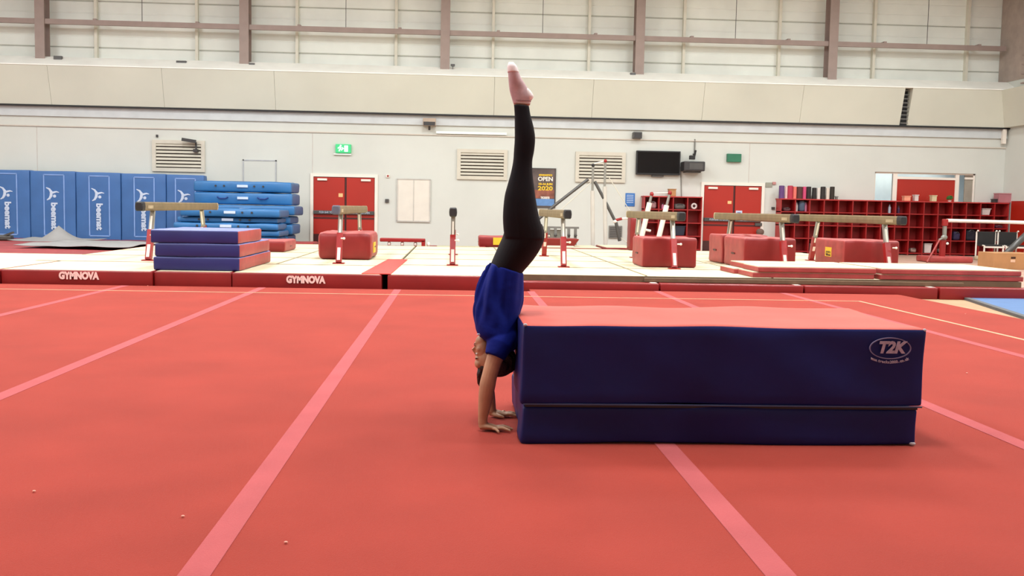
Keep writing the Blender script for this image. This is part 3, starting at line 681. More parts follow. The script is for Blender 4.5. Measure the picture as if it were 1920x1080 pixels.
# matting behind: one assembly of panels
tl = thing('landing_matting', 'wide cream landing matting under the beams, left of the red strip', 'matting', (-4, 20, FZ))
tr = thing('landing_matting', 'wide cream landing matting under the beams, right of the red strip', 'matting', (4, 20, FZ))
def panel(x0, x1, y0, y1, par, z=ZT): 
    o = build('mat_panel', MB().box(x0+.014, x1-.014, y0+.03, y1-.03, FZ+.02, z), CHAM, par, bevel=.008, seg=1); return o
for x0, x1 in ((-7.12, -5.1), (-5.1, -3.08), (-3.08, -1.05)):
    for y0, y1 in zip(ROWL[1:-1], ROWL[2:]):
        panel(x0, x1, y0, y1, tl)
panel(-9.3, -7.12, ROWL[1], 19.85, tl)
build('matting_base', MB().box(-7.13, -1.04, ROWL[1], 26.6, FZ, ZT-.006).box(-9.3, -7.12, ROWL[1], 19.85, FZ, ZT-.006), CHAMJ, tl)
build('red_side', MB().box(-7.16, -7.12, 19.86, 26.6, FZ, ZT-.005).box(-9.3, -7.13, 19.855, 19.89, FZ, ZT-.005), RED, tl)
RF = 16.0
xr = [-1.03, 1.0, 3.05, 5.1, 7.15, 9.2]
for i, (x0, x1) in enumerate(zip(xr[:-1], xr[1:])):
    ys = [RF if x0 > .5 else ROWL[1], 17.9 if x0 > .5 else 19.75, 20.3 if x0 > .5 else 22.2, 22.6, 24.9, 26.6]
    ys = [ys[0]]+[y for y in (18.0, 20.2, 22.4, 24.6, 26.6) if y > ys[0]+.5]
    for y0, y1 in zip(ys[:-1], ys[1:]): panel(x0, x1, y0, y1, tr)
build('matting_base', MB().box(-1.02, 1.0, ROWL[1], 26.59, FZ, ZT-.006).box(1.0, 9.2, RF+.01, 26.59, FZ, ZT-.006), CHAMJ, tr)
JS = M('joint_shade_tan', (142, 128, 96), .9, .05)
for par, xs_, ys_, yb_, x1_ in ((tl, (-5.1, -3.08), (17.6, 19.75, 21.9, 24.2), 17.6, -1.06), (tr, (1.0, 3.05, 5.1, 7.15), (18.0, 20.2, 22.4, 24.6), 16.05, 9.1)):
    for q in ys_:
        build('joint_shade_strip', MB().box((-7.1 if par is tl else -1.0), x1_, q-.05, q+.05, ZT-.004, ZT+.003), JS, par)  # wide cross strips: panel gaps with edge shading put into the tan
    for q in xs_:
        build('joint_shade_strip', MB().box(q-.017, q+.017, yb_, 26.5, ZT-.004, ZT+.004), JS, par)
build('raw_edge', MB().box(1.0, 9.2, RF-.03, RF+.01, FZ, ZT-.006), TAN, tr)
build('red_rear_edge', MB().box(-7.1, 9.2, 26.61, 26.66, FZ, ZT), RED, tr)
# red strip over the joint
mb = MB(); 
mb.add([(-1.42, 15.42, ZT), (-.98, 15.42, ZT), (-.93, 19.7, ZT), (-1.3, 19.7, ZT), (-1.42, 15.42, ZT+.012), (-.98, 15.42, ZT+.012), (-.93, 19.7, ZT+.012), (-1.3, 19.7, ZT+.012)], [(0, 3, 2, 1), (4, 5, 6, 7), (0, 1, 5, 4), (1, 2, 6, 5), (2, 3, 7, 6), (3, 0, 4, 7)])
tag(build('joint_cover', mb, M('bright_red_cloth', (214, 62, 52), .7, .04), origin=(-1.15, 17.5, ZT)), 'bright red cover strip over the joint of the cream mats', 'strip')
# right red edge mats
xe = [1.0, 3.2, 5.5, 7.68, 9.9]
lb = ['low red edge mat partly behind the person', 'low red edge mat behind the big navy mat, centre', 'low red edge mat in front of the thin mat stack', 'low red edge mat beside the flat blue mat at the right edge']
for i, (a, b) in enumerate(zip(xe[:-1], xe[1:])):
    z = .115 if i < 3 else .12
    t = thing('edge_mat', lb[i], 'mat', ((a+b)/2, 15.8, FZ), 'low red edge mats')
    rbox('body', a+.012, b-.012, 15.66-(.02 if i == 3 else 0), RF-.035, FZ, z, .02, RED, t, cuts=8, wob=.006, wsc=1.6, seed=i)
    build('corner_tape', MB().box(b-.13, b-.03, 15.72, 15.9, z, z+.003), PRINTP, t)
# raw edged tan plank in front of the thin mats
tag(build('foam_strip', MB().box(3.0, 8.28, 15.88, 15.97, .12, .19).v and MB().box(3.0, 8.2, 15.88, 15.965, .118, .185), TAN, origin=(5.6, 15.9, .118), bevel=.01), 'long thin brown foam strip lying behind the low red edge mats', 'foam strip')
# thin folding mats pile
def thin(x0, x1, y0, y1, z0, z1, label):
    t = thing('thin_mat', label, 'mat', ((x0+x1)/2, (y0+y1)/2, z0), 'thin cream topped mats piled at the right')
    build('body', MB().box(x0, x1, y0, y1, z0, z1-.012), REDL, t, bevel=.012)
    build('top_surface', MB().box(x0+.01, x1-.01, y0+.01, y1-.01, z1-.014, z1), CHAM, t)
thin(4.78, 6.78, 15.62+.42, 16.9, ZT, ZT+.09, 'lower thin red mat at the front left of the pile')
thin(4.72, 6.78, 16.95, 17.85, ZT, ZT+.09, 'lower thin red mat at the back left of the pile')
thin(4.86, 6.8, 15.64+.38, 16.9, ZT+.092, ZT+.18, 'upper thin red mat at the front left of the pile')
thin(4.9, 6.8, 16.95, 17.87, ZT+.092, ZT+.18, 'upper thin red mat at the back left of the pile')
thin(6.86, 9.25, 16.0, 17.85, ZT, ZT+.09, 'lower thin red mat at the right of the pile')
thin(6.88, 9.2, 15.98, 17.87, ZT+.092, ZT+.18, 'upper thin red mat at the right of the pile')

# ---------------------------------------------------------------- left stack of navy mats
for i, (x0, x1, y1, z0, z1, lab) in enumerate(((-4.57, -3.27, 18.15, ZT, ZT+.205, 'bottom navy mat with red end, in the stack on the landing mats'), (-4.55, -3.27, 18.05, ZT+.208, ZT+.41, 'middle navy mat with red end, in the stack on the landing mats'), (-4.61, -3.29, 17.4, ZT+.413, ZT+.615, 'top navy mat with its lit top painted lavender, in the stack on the landing mats'))):
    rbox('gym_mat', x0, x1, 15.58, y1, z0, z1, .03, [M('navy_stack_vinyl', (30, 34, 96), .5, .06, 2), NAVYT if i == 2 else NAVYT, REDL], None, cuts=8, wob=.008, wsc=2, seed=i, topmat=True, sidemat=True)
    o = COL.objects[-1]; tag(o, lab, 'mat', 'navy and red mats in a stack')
# red block right behind the stack
def block(name, x0, x1, y0, y1, z0, z1, label, r=.05, yellow=None, group=None, mat=None):
    t = thing(name, label, 'block', ((x0+x1)/2, (y0+y1)/2, z0), group)
    rbox('body', x0, x1, y0, y1, z0, z1, r, [mat or RED, M('pale_red_top', (170, 82, 78), .6, .08), REDL], t, cuts=8, wob=.015, wsc=2.2, seed=int(x0*7), topmat=True, sidemat=True)  # upward faces paler than the fronts
    if yellow == 'left': build('yellow_label', MB().box(x0-.01, x0+.004, y0+.62, y0+.95, z0+.22, z0+.4), YELL, t); text('label_print', 'gym', .1, (x0-.012, y0+.78, z0+.31), CHARC, t, rot=Matrix(((0, 0, -1), (-1, 0, 0), (0, 1, 0))), width=.24)
    if yellow == 'right': build('yellow_label', MB().box(x1-.004, x1+.01, y0+.45, y0+.95, z0+.12, z0+.32), YELL, t)
    sx = x0-.012 if x0 > 0 else x1+.003
    build('handle_patch', MB().box(sx, sx+.01, (y0+y1)/2-.12, (y0+y1)/2+.12, z0+(z1-z0)*.42, z0+(z1-z0)*.47), DARKR, t)
    return t
G = 'red vinyl blocks among the beams'
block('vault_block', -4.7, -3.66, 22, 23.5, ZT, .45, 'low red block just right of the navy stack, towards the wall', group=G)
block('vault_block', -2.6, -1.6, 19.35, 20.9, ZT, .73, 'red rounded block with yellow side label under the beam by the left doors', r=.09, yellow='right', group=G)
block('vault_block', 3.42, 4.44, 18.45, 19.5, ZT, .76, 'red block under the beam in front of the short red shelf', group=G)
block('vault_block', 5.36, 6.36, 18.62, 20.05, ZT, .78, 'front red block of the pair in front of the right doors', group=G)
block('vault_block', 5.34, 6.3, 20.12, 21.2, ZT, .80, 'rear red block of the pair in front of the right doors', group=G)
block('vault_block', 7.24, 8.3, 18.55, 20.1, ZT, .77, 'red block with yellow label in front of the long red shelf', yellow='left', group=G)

# ---------------------------------------------------------------- balance beams
def beam(x, label, near_cap=BLACK, single=False):
    Y0, Y1 = 17.5, 23.0; zb_, zt_ = 1.082, 1.235
    t = thing('balance_beam', label, 'balance beam', (x, 20.2, ZT), 'balance beams')
    prof = [(-.045, zb_), (.045, zb_), (.06, zb_+.02), (.066, (zb_+zt_)/2), (.06, zt_-.02), (.045, zt_), (-.045, zt_), (-.06, zt_-.02), (-.066, (zb_+zt_)/2), (-.06, zb_+.02)]
    def seg(y0, y1, g=0.0):
        return MB().rings([[Vector((x+px_*(1+g), y, z+(z-1.16)*g)) for px_, z in prof] for y in (y0, y1)])
    build('beam_body', seg(Y0+.14, Y1-.1), SUEDE, t)
    build('end_cap', MB().rings([[Vector((x+px_*s, y, 1.16+(z-1.16)*s)) for px_, z in prof] for y, s in ((Y0, .8), (Y0+.02, 1.03), (Y0+.15, 1.05))]), near_cap, t)
    build('end_cap', MB().rings([[Vector((x+px_*s, y, 1.16+(z-1.16)*s)) for px_, z in prof] for y, s in ((Y1-.1, 1.03), (Y1-.02, 1.03), (Y1, .8))]), SUEDEW, t)
    build('maker_patch', MB().box(x-.068, x+.068, Y0+.3, Y0+.6, 1.12, 1.175), SUEDEW, t)
    for (yt, yf) in ((18.3, 18.02), (21.75, 22.1)):
        zm = .72; ym = yf+(yt-yf)*(zm-ZT)/(zb_-ZT)
        leg = build('leg', MB().bar((x, yt, zb_), (x, ym, zm), .075, .07, up=(0, 1, 0)), GREYM, t)
        build('scale_strip', MB().bar((x+.0, yt-.04, zb_-.03), (x+.0, ym-.04, zm+.02), .03, .006, up=(0, 1, 0)), WHITEM, leg)
        sl = build('leg_sleeve', MB().bar((x, ym, zm+.02), (x, yf, ZT+.02), .1, .11, up=(0, 1, 0)), REDM, t)
        build('sleeve_print', MB().bar((x, ym+(yf-ym)*.38-.058, zm-(zm-ZT)*.38), (x, yf-.06, ZT+.07), .055, .006, up=(0, 1, 0)), PRINTP, sl)
        build('sleeve_window', MB().bar((x-.01, ym-.058, zm), (x-.01, ym+(yf-ym)*.2-.058, zm-(zm-ZT)*.2), .03, .006, up=(0, 1, 0)), WHITEM, sl)
        build('foot', MB().box(x-.1 if yf < 20 else x-.1, x+.1, yf-.09, yf+.09, ZT, ZT+.02), REDM, t)
        build('locking_knob', MB().tube([(x+.04, yf-.02, .66), (x+.085, yf-.05, .66)], .012, 8).ell((x+.095, yf-.05, .66), (.023, .023, .023), 12, 8), WHITEM, t, smooth=True)
BM = ['balance beam above the navy mat stack at the left', 'balance beam with grey end cap in front of the left doors', 'balance beam seen end on, left of the person', 'balance beam just right of the person by the poster', 'balance beam in front of the short red shelf',
      'balance beam in front of the right doors', 'balance beam in front of the long red shelf']
CAPG = M('grey_blue_cap', (84, 86, 100), .6, .05)
for i, x in enumerate((-5.36, -2.06, -.055, 1.93, 3.93, 5.95, 7.88)): beam(x, BM[i], CAPG if i == 1 else BLACK)

# ---------------------------------------------------------------- blue wall mats
px_ = (-85, -28+0, 55, 141, 226, 311, 383)
px_ = (-31, 55, 141, 226, 311, 383)
nm = ['leftmost, at the picture edge', 'second from left', 'third from left', 'fourth from left', 'rightmost']
for i in range(5):
    Yf = 33.35; a = at(px_[i], 320, Yf); b = at(px_[i+1], 323, Yf); x0, x1, zt_ = a.x, b.x, 2.16-.012*i
    t = thing('wall_mat', f'tall blue printed mat upright against the back wall, {nm[i]}', 'mat', ((x0+x1)/2, Yf+.3, FZ), 'tall blue printed wall mats')
    rbox('body', x0+.006, x1-.006, Yf, Yf+.42, FZ, zt_, .04, BLUEW, t, cuts=7, wob=.012, wsc=1.2, seed=i)
    f0 = at((-2, 82, 167, 251.5, 329)[i], 330, Yf).x; f1 = f0+.63; yp = Yf-.014
    if i == 0: f0, f1 = at(-6, 330, Yf).x, at(31, 330, Yf).x
    fz1 = zt_-.12; fz0 = .1
    fr = MB(); s = .018
    for q in ((f0-s, f0+s, fz0, fz1), (f1-s, f1+s, fz0, fz1), (f0, f1, fz1-s, fz1+s), (f0, f1, fz0-s, fz0+s)): fr.box(q[0], q[1], yp, yp+.02, q[2], q[3])
    build('print_frame', fr, M('print_frame_blue', (128, 160, 214), .6), t)
    lx = f0+.27 if i else at(11, 330, Yf).x; lz = 1.42
    text('lettering', 'beemat', .27, (lx+.04, yp, .72), PRINT, t, rot='down', width=.86, bold=.012)
    lg = MB()
    def arc(pts, r): lg.tube([(lx+q[0], yp+.004, lz+q[1]) for q in pts], r, 8)
    arc([(-.2, .2), (-.1, .15), (-.04, .06), (-.05, -.06), (-.1, -.15), (-.18, -.2)], [.012, .03, .045, .045, .032, .012])
    arc([(-.04, .02), (.04, .05), (.12, .07), (.2, .05)], [.03, .03, .022, .01])
    lg.ell((lx+.06, yp+.004, lz-.07), (.05, .008, .05), 14, 8)
    for v in lg.v: v.y = yp+.006+(v.y-yp-.004)*.12
    build('figure_logo', lg, PRINT, t)

# ---------------------------------------------------------------- blue crash mats stack
def crash(px0, px1, py0, py1, Yf, dep, lab, holes=True, r=.07, mat=None, dent=0):
    a = at(px0, py0, Yf); b = at(px1, py0+ (px1-px0)*.02, Yf); zt_ = at((px0+px1)/2, py0+(px1-px0)*.01, Yf).z; zb_ = at((px0+px1)/2, py1+(px1-px0)*.01, Yf).z
    zb_ = FZ if py1 > 455 else max(zb_, FZ)
    t = thing('crash_mat', lab, 'mat', ((a.x+b.x)/2, Yf+dep/2, zb_), 'bright blue crash mats stacked by the left doors')
    rbox('body', a.x, b.x, Yf, Yf+dep, zb_, zt_-.004, min(r, (zt_-zb_)*.35), [mat or BLUEC, BLUEC, BLUED], t, cuts=12, wob=.012, wsc=2.2, seed=int(py0), crease=.02, topmat=True, sidemat=True)
    xm = (a.x+b.x)/2; zm = zb_+(zt_-zb_)*.55; yp = Yf-.035
    build('white_badge', MB().box(xm-.16, xm+.16, yp, yp+.06, zm-.035, zm+.04), PRINT, t)
    if holes:
        for dx in (-.8, -.55, .35, .62): build('air_vent', MB().tube([(xm+dx, yp+.005, zm), (xm+dx, yp+.05, zm)], .03, 8), CHARC, t)
    else:
        for dx in (-.6, .6): build('carry_handle', MB().tube([(xm+dx-.16, yp+.02, zm+.03), (xm+dx-.08, yp-.01, zm-.02), (xm+dx+.08, yp-.01, zm-.02), (xm+dx+.16, yp+.02, zm+.03)], .02, 8), M('navy_strap', (22, 52, 120), .6), t)
crash(362, 547, 338, 358.5, 31.2, 1.6, 'top blue crash mat of the rear stack')
crash(362, 548, 359.5, 382, 31.2, 1.6, 'creased blue crash mat with dark handles, second from the top of the rear stack', False)
crash(366, 553, 383, 401, 31.0, 1.7, 'third blue crash mat of the rear stack, sticking out to the right')
crash(366, 545, 402, 417, 31.1, 1.6, 'fourth blue crash mat of the rear stack')
crash(366, 549, 417.5, 437, 31.1, 1.6, 'fifth blue crash mat of the rear stack')
crash(366, 540, 438, 458, 31.2, 1.5, 'bottom blue crash mat of the rear stack')
crash(336, 525, 389, 405, 29.2, 1.6, 'top blue crash mat of the front stack')
crash(332, 521, 405.5, 415.5, 29.35, 1.5, 'recessed dark blue crash mat, second of the front stack', mat=M('blue_shade_vinyl', (38, 98, 150), .6, .06))
crash(324, 522, 416, 429, 29.2, 1.6, 'third blue crash mat of the front stack')
crash(330, 524, 429.5, 441, 29.25, 1.6, 'fourth blue crash mat of the front stack')
crash(330, 520, 441.5, 458, 29.3, 1.6, 'bottom blue crash mat of the front stack')

# ---------------------------------------------------------------- far left pit side, sheets and low red mats
t = redmat('landing_mat', -11.6, -9.35, ROWL[1]+.02, 19.9, ZT+.02, 'cream landing mat behind the far left red fronted mat', r=.03)
def lowred(name, x0, x1, y0, y1, z1, lab, mat=None, z0=None):
    t = thing(name, lab, 'mat', ((x0+x1)/2, (y0+y1)/2, FZ if z0 is None else z0), 'low red mats along the back')
    rbox('body', x0, x1, y0, y1, FZ if z0 is None else z0, z1, .03, mat or RED, t, cuts=8, wob=.012, wsc=1.5, seed=int(x0))
    build('piping', MB().box(x0+.03, x1-.03, y0-.012, y0+.01, z1-.05, z1-.03), REDL, t)
    return t
lowred('red_floor_mat', -15, -10.2, 29.2, 31.5, .06, 'low red mat in front of the blue wall mats at the far left')
lowred('red_floor_mat', -10.15, -9.3, 29.6, 31.8, .05, 'low red mat in front of the fourth blue wall mat', z0=FZ)
p0 = atz(85, 470, .1)
t = thing('red_incline_mat', 'worn red mat lying between the grey sheets at the far left', 'mat', (-10.8, 24, FZ))
rbox('body', -14.5, -7.2, 20.0, 28.0, FZ, .1, .05, M('faded_red_vinyl', (140, 44, 46), .55, .12, 1.5), t, cuts=10, wob=.03, wsc=1, seed=3)
def sheet(name, lab, x0, x1, y0, y1, z0, peak, pr, seed, n=22):
    from mathutils import noise
    mb = MB(); vs = []; fs = []
    for j in range(n+1):
        for i in range(n+1):
            x = x0+(x1-x0)*i/n; y = y0+(y1-y0)*j/n; u = abs(2*i/n-1); v = abs(2*j/n-1)
            z = z0+.05*noise.noise(Vector((x*1.3+seed, y*.9, 0)))+.06*max(0, u-.6)
            d = sqrt(((i/n-.5)*2.4)**2+((j/n-.5)*1.6)**2)
            z += peak*max(0, 1-d/pr)**1.6 if peak else 0
            vs.append(Vector((x, y, z)))
    k = (n+1)**2; vs2 = [v+Vector((0, 0, -.012)) for v in vs]
    for j in range(n):
        for i in range(n):
            a = j*(n+1)+i; fs.append((a, a+1, a+n+2, a+n+1)); fs.append((k+a, k+a+n+1, k+a+n+2, k+a+1))
    for i in range(n):
        fs.append((i, k+i, k+i+1, i+1)); q = n*(n+1)+i; fs.append((q, q+1, k+q+1, k+q)); l = i*(n+1); fs.append((l, l+n+1, k+l+n+1, k+l)); r = l+n; fs.append((r, k+r, k+r+n+1, r+n+1))
    mb.add(vs+vs2, fs)
    return tag(build(name, mb, SHEETG, None, True, origin=((x0+x1)/2, (y0+y1)/2, z0)), lab, 'sheet')
sheet('dust_sheet', 'grey sheet with a raised peak in front of the blue wall mats', -12.1, -10.1, 28.1, 30.0, .13, .36, .7, 2)
sheet('dust_sheet', 'flat pale grey sheet left of the cream landing matting', -10.2, -7.6, 24.0, 27.9, .16, 0, 1, 5)
sheet('dust_sheet', 'pale sheet edge at the far left behind the cream mats', -13.2, -10.6, 21.0, 23.4, .16, 0, 1, 9)
sheet('dust_sheet', 'small grey sheet behind the left end of the navy stack', -7.6, -5.4, 27.0, 28.4, .16, 0, 1, 11)
t = thing('floor_fitting', 'small dark clamp on the red mat at the far left', 'clamp', (-12.6, 29.4, .06))
build('body', MB().box(-12.9, -12.5, 29.25, 29.5, .06, .22), GREYD, t, bevel=.05)
build('lever', MB().bar((-12.7, 29.3, .2), (-12.4, 29.2, .3), .05, .05), GREYD, t)
# red benches at the foot of the wall
lowred('red_low_bench', -5.5, -3.9, 28.2, 29.0, .2, 'low red padded bar left of the red block by the left doors')
o = thing('ladder_bench', 'low red frame with round holes on the floor right of the left doors', 'frame', (-1.6, 29, FZ))
xx0, xx1 = at(712, 460, 28).x, at(797, 460, 28).x
build('top_rail', MB().box(xx0, xx1, 28, 28.3, .26, .36), REDM, o, bevel=.02)
build('bottom_rail', MB().box(xx0, xx1-.25, 27.95, 28.3, .06, .15), REDM, o, bevel=.02)
for k in range(4):
    x = xx0+.25+k*.36; build('spacer', MB().ell((x, 28.12, .2), (.05, .1, .07), 10, 8), WHITEM, o, smooth=True)
build('end_post', MB().box(xx1-.1, xx1, 28, 28.3, FZ, .3), REDM, o)
for k, (x0, x1, lab) in enumerate(((at(806, 460, 28).x, at(820, 460, 28).x, 'small dark red foam cube on the floor right of the low red frame'), (at(899, 460, 27.5).x, at(911, 460, 27.5).x, 'small dark red foam cube left of the raised hips'))):
    rbox('foam_cube', x0, x1, 27.5, 27.8, FZ, .19, .02, RED, None, cuts=3); tag(COL.objects[-1], lab, 'block')
t = thing('foam_plinth', 'long pale yellowish low mat at the wall foot left of the person', 'mat', (0, 30.5, FZ))
rbox('body', -1.2, 2.0, 29.2, 30.6, FZ, .08, .03, M('pale_foam', (196, 190, 150), .8, .04), t, cuts=5)
a = at(898, 443, 28); b = at(975, 443, 28)
t = block('vault_block', a.x, b.x, 28, 28.9, .16, at(920, 443, 28).z, 'small low red pad with yellow label left of the raised hips', group=G)
c0 = at(928, 455, 27.98); build('yellow_label', MB().box(c0.x-.05, c0.x+.35, 27.97, 27.985, c0.z-.06, c0.z+.14), YELL, t)
tag(build('pad_trolley', MB().box(a.x+.1, b.x-.1, 28.1, 28.8, FZ, FZ+.03).box(a.x+.15, a.x+.3, 28.2, 28.7, FZ, .16).box(b.x-.3, b.x-.15, 28.2, 28.7, FZ, .16), CHARC, origin=((a.x+b.x)/2, 28.4, FZ)), 'dark base under the small low red pad', 'base')
# red mushroom pad and metal rack right of the hips
a = at(1018, 447, 27.6); b = at(1086, 447, 27.6)
t = thing('red_pad', 'red padded tray right of the raised hips behind the beam legs', 'pad', ((a.x+b.x)/2, 27.8, ZT))
build('body', MB().rings([[Vector(p) for p in ((a.x, 27.6, ZT+.0), (b.x-.15, 27.6, ZT), (b.x-.15, 28.3, ZT), (a.x, 28.3, ZT))], [Vector(p) for p in ((a.x, 27.5, a.z), (b.x, 27.5, a.z), (b.x, 28.4, a.z), (a.x, 28.4, a.z))]]), RED, t, bevel=.03)
build('trim', MB().box(a.x, b.x-.15, 27.56, 27.59, ZT-.0, ZT+.04), WHITEM, t)
a = at(1010, 424, 31); b = at(1085, 424, 31)
t = thing('metal_rack', 'grey metal rack of short posts behind the red tray', 'rack', ((a.x+b.x)/2, 31, FZ))
build('top_rail', MB().box(a.x, b.x, 30.9, 31, a.z-.06, a.z), GREY, t)
for k in range(6):
    x = a.x+(b.x-a.x)*(k+.5)/6; build('rack_post', MB().box(x-.04, x+.04, 30.9, 31, FZ, a.z-.06), GREY, t)
    build('hook', MB().ell((x, 30.88, .45), (.05, .04, .04), 8, 6), GREYD, t)
build('rack_panel', MB().box(a.x, a.x+(b.x-a.x)*.55, 31.0, 31.03, FZ+.1, a.z-.1), M('sage_panel', (170, 166, 150), .6), t)
# red edged mats behind
for i, (p0, p1, lab) in enumerate(((1019, 1128, 'cream topped red mat behind the beam right of the person'), (1134, 1193, 'cream topped red mat behind the block by the short shelf'))):
    a = at(p0, 463, 27.0); b = at(p1, 463, 27.0)
    redmat('rear_mat', a.x, b.x, 26.8, 28.8, at((p0+p1)/2, 464, 27).z, lab, group='cream topped mats at the back')
# leaning red pad by the short shelf
a = at(1183, 408, 26); b = at(1194, 408, 26); rbox('upright_pad', a.x, b.x, 26.0, 26.55, ZT, a.z, .04, RED, None, cuts=5, wob=.01); tag(COL.objects[-1], 'tall narrow upright red pad left of the block by the short shelf', 'pad')

# ---------------------------------------------------------------- tall bars behind
Yb = 29.3
P = lambda x, y, Y=Yb: tuple(at(x, y, Y))
BARW = M('bar_ivory', (196, 190, 180), .5, .03)
t = thing('uneven_bars', 'tall white uneven bars on dark braces in front of the third wall vent', 'bars', (at(1123, 460, Yb).x, Yb, FZ))
for (x0, y0, x1, y1) in ((1112, 312, 1112, 463), (1135, 304, 1136, 463)):
    q0 = P(x0, y0); q1 = P(x1, y1)
    build('upright', MB().tube([q0, (q0[0], Yb, q0[2]-.9)], .035, 8), GREYM, t)
    build('upright_sleeve', MB().tube([(q0[0], Yb, q0[2]-.7), (q1[0], Yb, FZ)], .06, 10), BARW, t)
for (x0, y0, m_) in ((1112, 310, BLACK), (1135, 302, REDM)):
    q = P(x0, y0); build('bar_clamp', MB().ell(q, (.05, .07, .055), 12, 8), m_, t, smooth=True)
q = P(1112, 310); q2 = P(1135, 302)
build('rail', MB().tube([q, (q[0]+.3, Yb+2.4, q[2])], .02, 8), WHITEM, t); build('rail', MB().tube([q2, (q2[0]+.3, Yb+2.4, q2[2])], .02, 8), WHITEM, t)
build('cross_bar', MB().tube([P(1114, 307), P(1134, 302)], .02, 8), WHITEM, t)
build('brace', MB().tube([P(1103, 336), P(1040, 385), P(1008, 412)], .045, 8), GREYD, t)
build('brace', MB().tube([P(1115, 340), P(1132, 372)], .045, 8), GREYD, t)
build('brace', MB().tube([P(1135, 378), P(1153, 414)], .045, 8), GREYD, t)
build('turnbuckle', MB().tube([P(1133, 366), P(1134, 383)], .035, 8), WHITEM, t)
build('brace', MB().tube([P(1155, 417), P(1162, 452)], .05, 8), GREYD, t)
build('brace_joint', MB().ell(P(1153, 415), (.06, .06, .06), 10, 8), WHITEM, t)
build('cross_tube', MB().tube([P(1154, 413), P(1166, 410)], .04, 8), REDM, t)
build('cross_tube', MB().tube([P(1166, 410), P(1190, 408)], .03, 8), WHITEM, t)
for (a_, b_) in (((1108, 342), (1050, 395)), ((1140, 330), (1190, 410)), ((1163, 445), (1185, 462))): build('guy_wire', MB().tube([P(*a_), P(*b_)], .012, 6), LOUV, t)
# slanted parallel bars
Yb = 25.5
t = thing('parallel_bars', 'white slanted bar posts with red heads in front of the short red shelf', 'bars', (at(1225, 440, Yb).x, Yb, FZ))
for (h0, h1, m0, m1_, b0, b1_) in (((1222, 364), None, (1218, 380), None, (1205, 436), None), ((1256, 362), None, (1250, 385), None, (1235, 446), None)):
    build('upper_tube', MB().tube([P(*h0), P(*m0)], .04, 8), GREYM, t)
    e = Vector(P(*b0)); s_ = Vector(P(*m0)); d = (e-s_).normalized(); k = (FZ-e.z)/d.z
    build('post', MB().tube([s_, e+d*k], .075, 10), WHITEM, t)
    build('red_head', MB().ell(P(h0[0], h0[1]), (.06, .06, .07), 12, 8), REDM, t, smooth=True)
build('cross_bar', MB().tube([P(1222, 362), P(1256, 361)], .012, 8), WHITEM, t)
build('foot_lever', MB().tube([P(1206, 430), P(1220, 433)], .035, 8), WHITEM, t)
# low bar at the right
Yb = 28.6
t = thing('low_bar', 'low white training bar on a red post with red padded base at the right', 'bars', (at(1771, 480, Yb).x, Yb, FZ))
xk = at(1773, 414, Yb)
build('bar_rail', MB().tube([P(1775, 413.5), P(1870, 416), tuple(at(1925, 417.5, Yb-.3))], .055, 10), WHITEM, t, smooth=True)
build('corner_bracket', MB().box(xk.x-.09, xk.x+.06, Yb-.06, Yb+.06, xk.z-.15, xk.z+.05), REDM, t, bevel=.02)
q = at(1770, 450, Yb)
build('inner_post', MB().box(xk.x-.06, xk.x+.03, Yb-.04, Yb+.04, q.z-.02, xk.z-.1), GREYM, t)
build('outer_post', MB().box(xk.x-.12, xk.x+.02, Yb-.06, Yb+.06, FZ, q.z), REDM, t, bevel=.01)
build('clamp', MB().ell((xk.x-.05, Yb-.07, q.z+.08), (.1, .06, .07), 10, 8).tube([(xk.x-.05, Yb-.07, q.z+.08), (xk.x-.22, Yb-.1, q.z)], .03, 8), GREYM, t)
build('locking_knob', MB().ell((xk.x+.04, Yb-.1, q.z-.1), (.04, .04, .04), 10, 8), WHITEM, t)
build('side_brace', MB().tube([(xk.x-.2, Yb-.1, q.z), (at(1738, 492, Yb-.5).x, Yb-.5, FZ+.02)], .025, 8), REDL, t)
a = at(1740, 492, 28.4); b = at(1822, 492, 28.4)
rbox('base_pad', a.x, b.x, 28.3, 29.2, FZ, .1, .05, REDL, t, cuts=6)
# dark tube at the right edge
t = thing('brace_tube', 'thick dark grey brace tube leaning across the chairs at the right edge', 'tube', (at(1862, 498, 24).x, 24, FZ))
p0 = atz(1861, 499, FZ); Yq = p0.y; build('tube', MB().tube([tuple(at(1861, 499, Yq)), tuple(at(1935, 430, Yq))], .085, 12), GREYD, t, smooth=True)
build('tube_foot', MB().box(p0.x-.12, p0.x+.12, Yq-.1, Yq+.1, FZ, FZ+.03), GREYD, t)
# chairs
def chair(px0, px1, lab):
    Yc = 30.2; a = at(px0, 443, Yc); b = at(px1, 443, Yc); x0, x1 = a.x, b.x
    t = thing('waiting_chair', lab, 'chair', ((x0+x1)/2, Yc, FZ), 'black chairs with white frames')
    zs = .38
    build('backrest', MB().box(x0+.05, x1-.05, Yc+.45, Yc+.5, zs+.0, zs+.42), BLACK, t, bevel=.02)
    build('seat', MB().box(x0+.05, x1-.05, Yc, Yc+.48, zs-.03, zs+.03), BLACK, t, bevel=.02)
    for x in (x0+.03, x1-.03):
        build('leg', MB().tube([(x, Yc, FZ), (x, Yc, zs+.0), (x, Yc+.1, zs+.0)], .025, 8), WHITEM, t)
        build('leg', MB().tube([(x, Yc+.5, FZ), (x, Yc+.5, zs+.4), (x+.0, Yc+.42, zs+.45)], .025, 8), WHITEM, t)
    build('seat_rail', MB().box(x0, x1, Yc-.03, Yc, zs-.07, zs-.02), WHITEM, t)
chair(1845, 1884, 'black chair with white metal frame, left one of the pair at the right edge')
chair(1886, 1925, 'black chair with white metal frame, right one of the pair at the right edge')
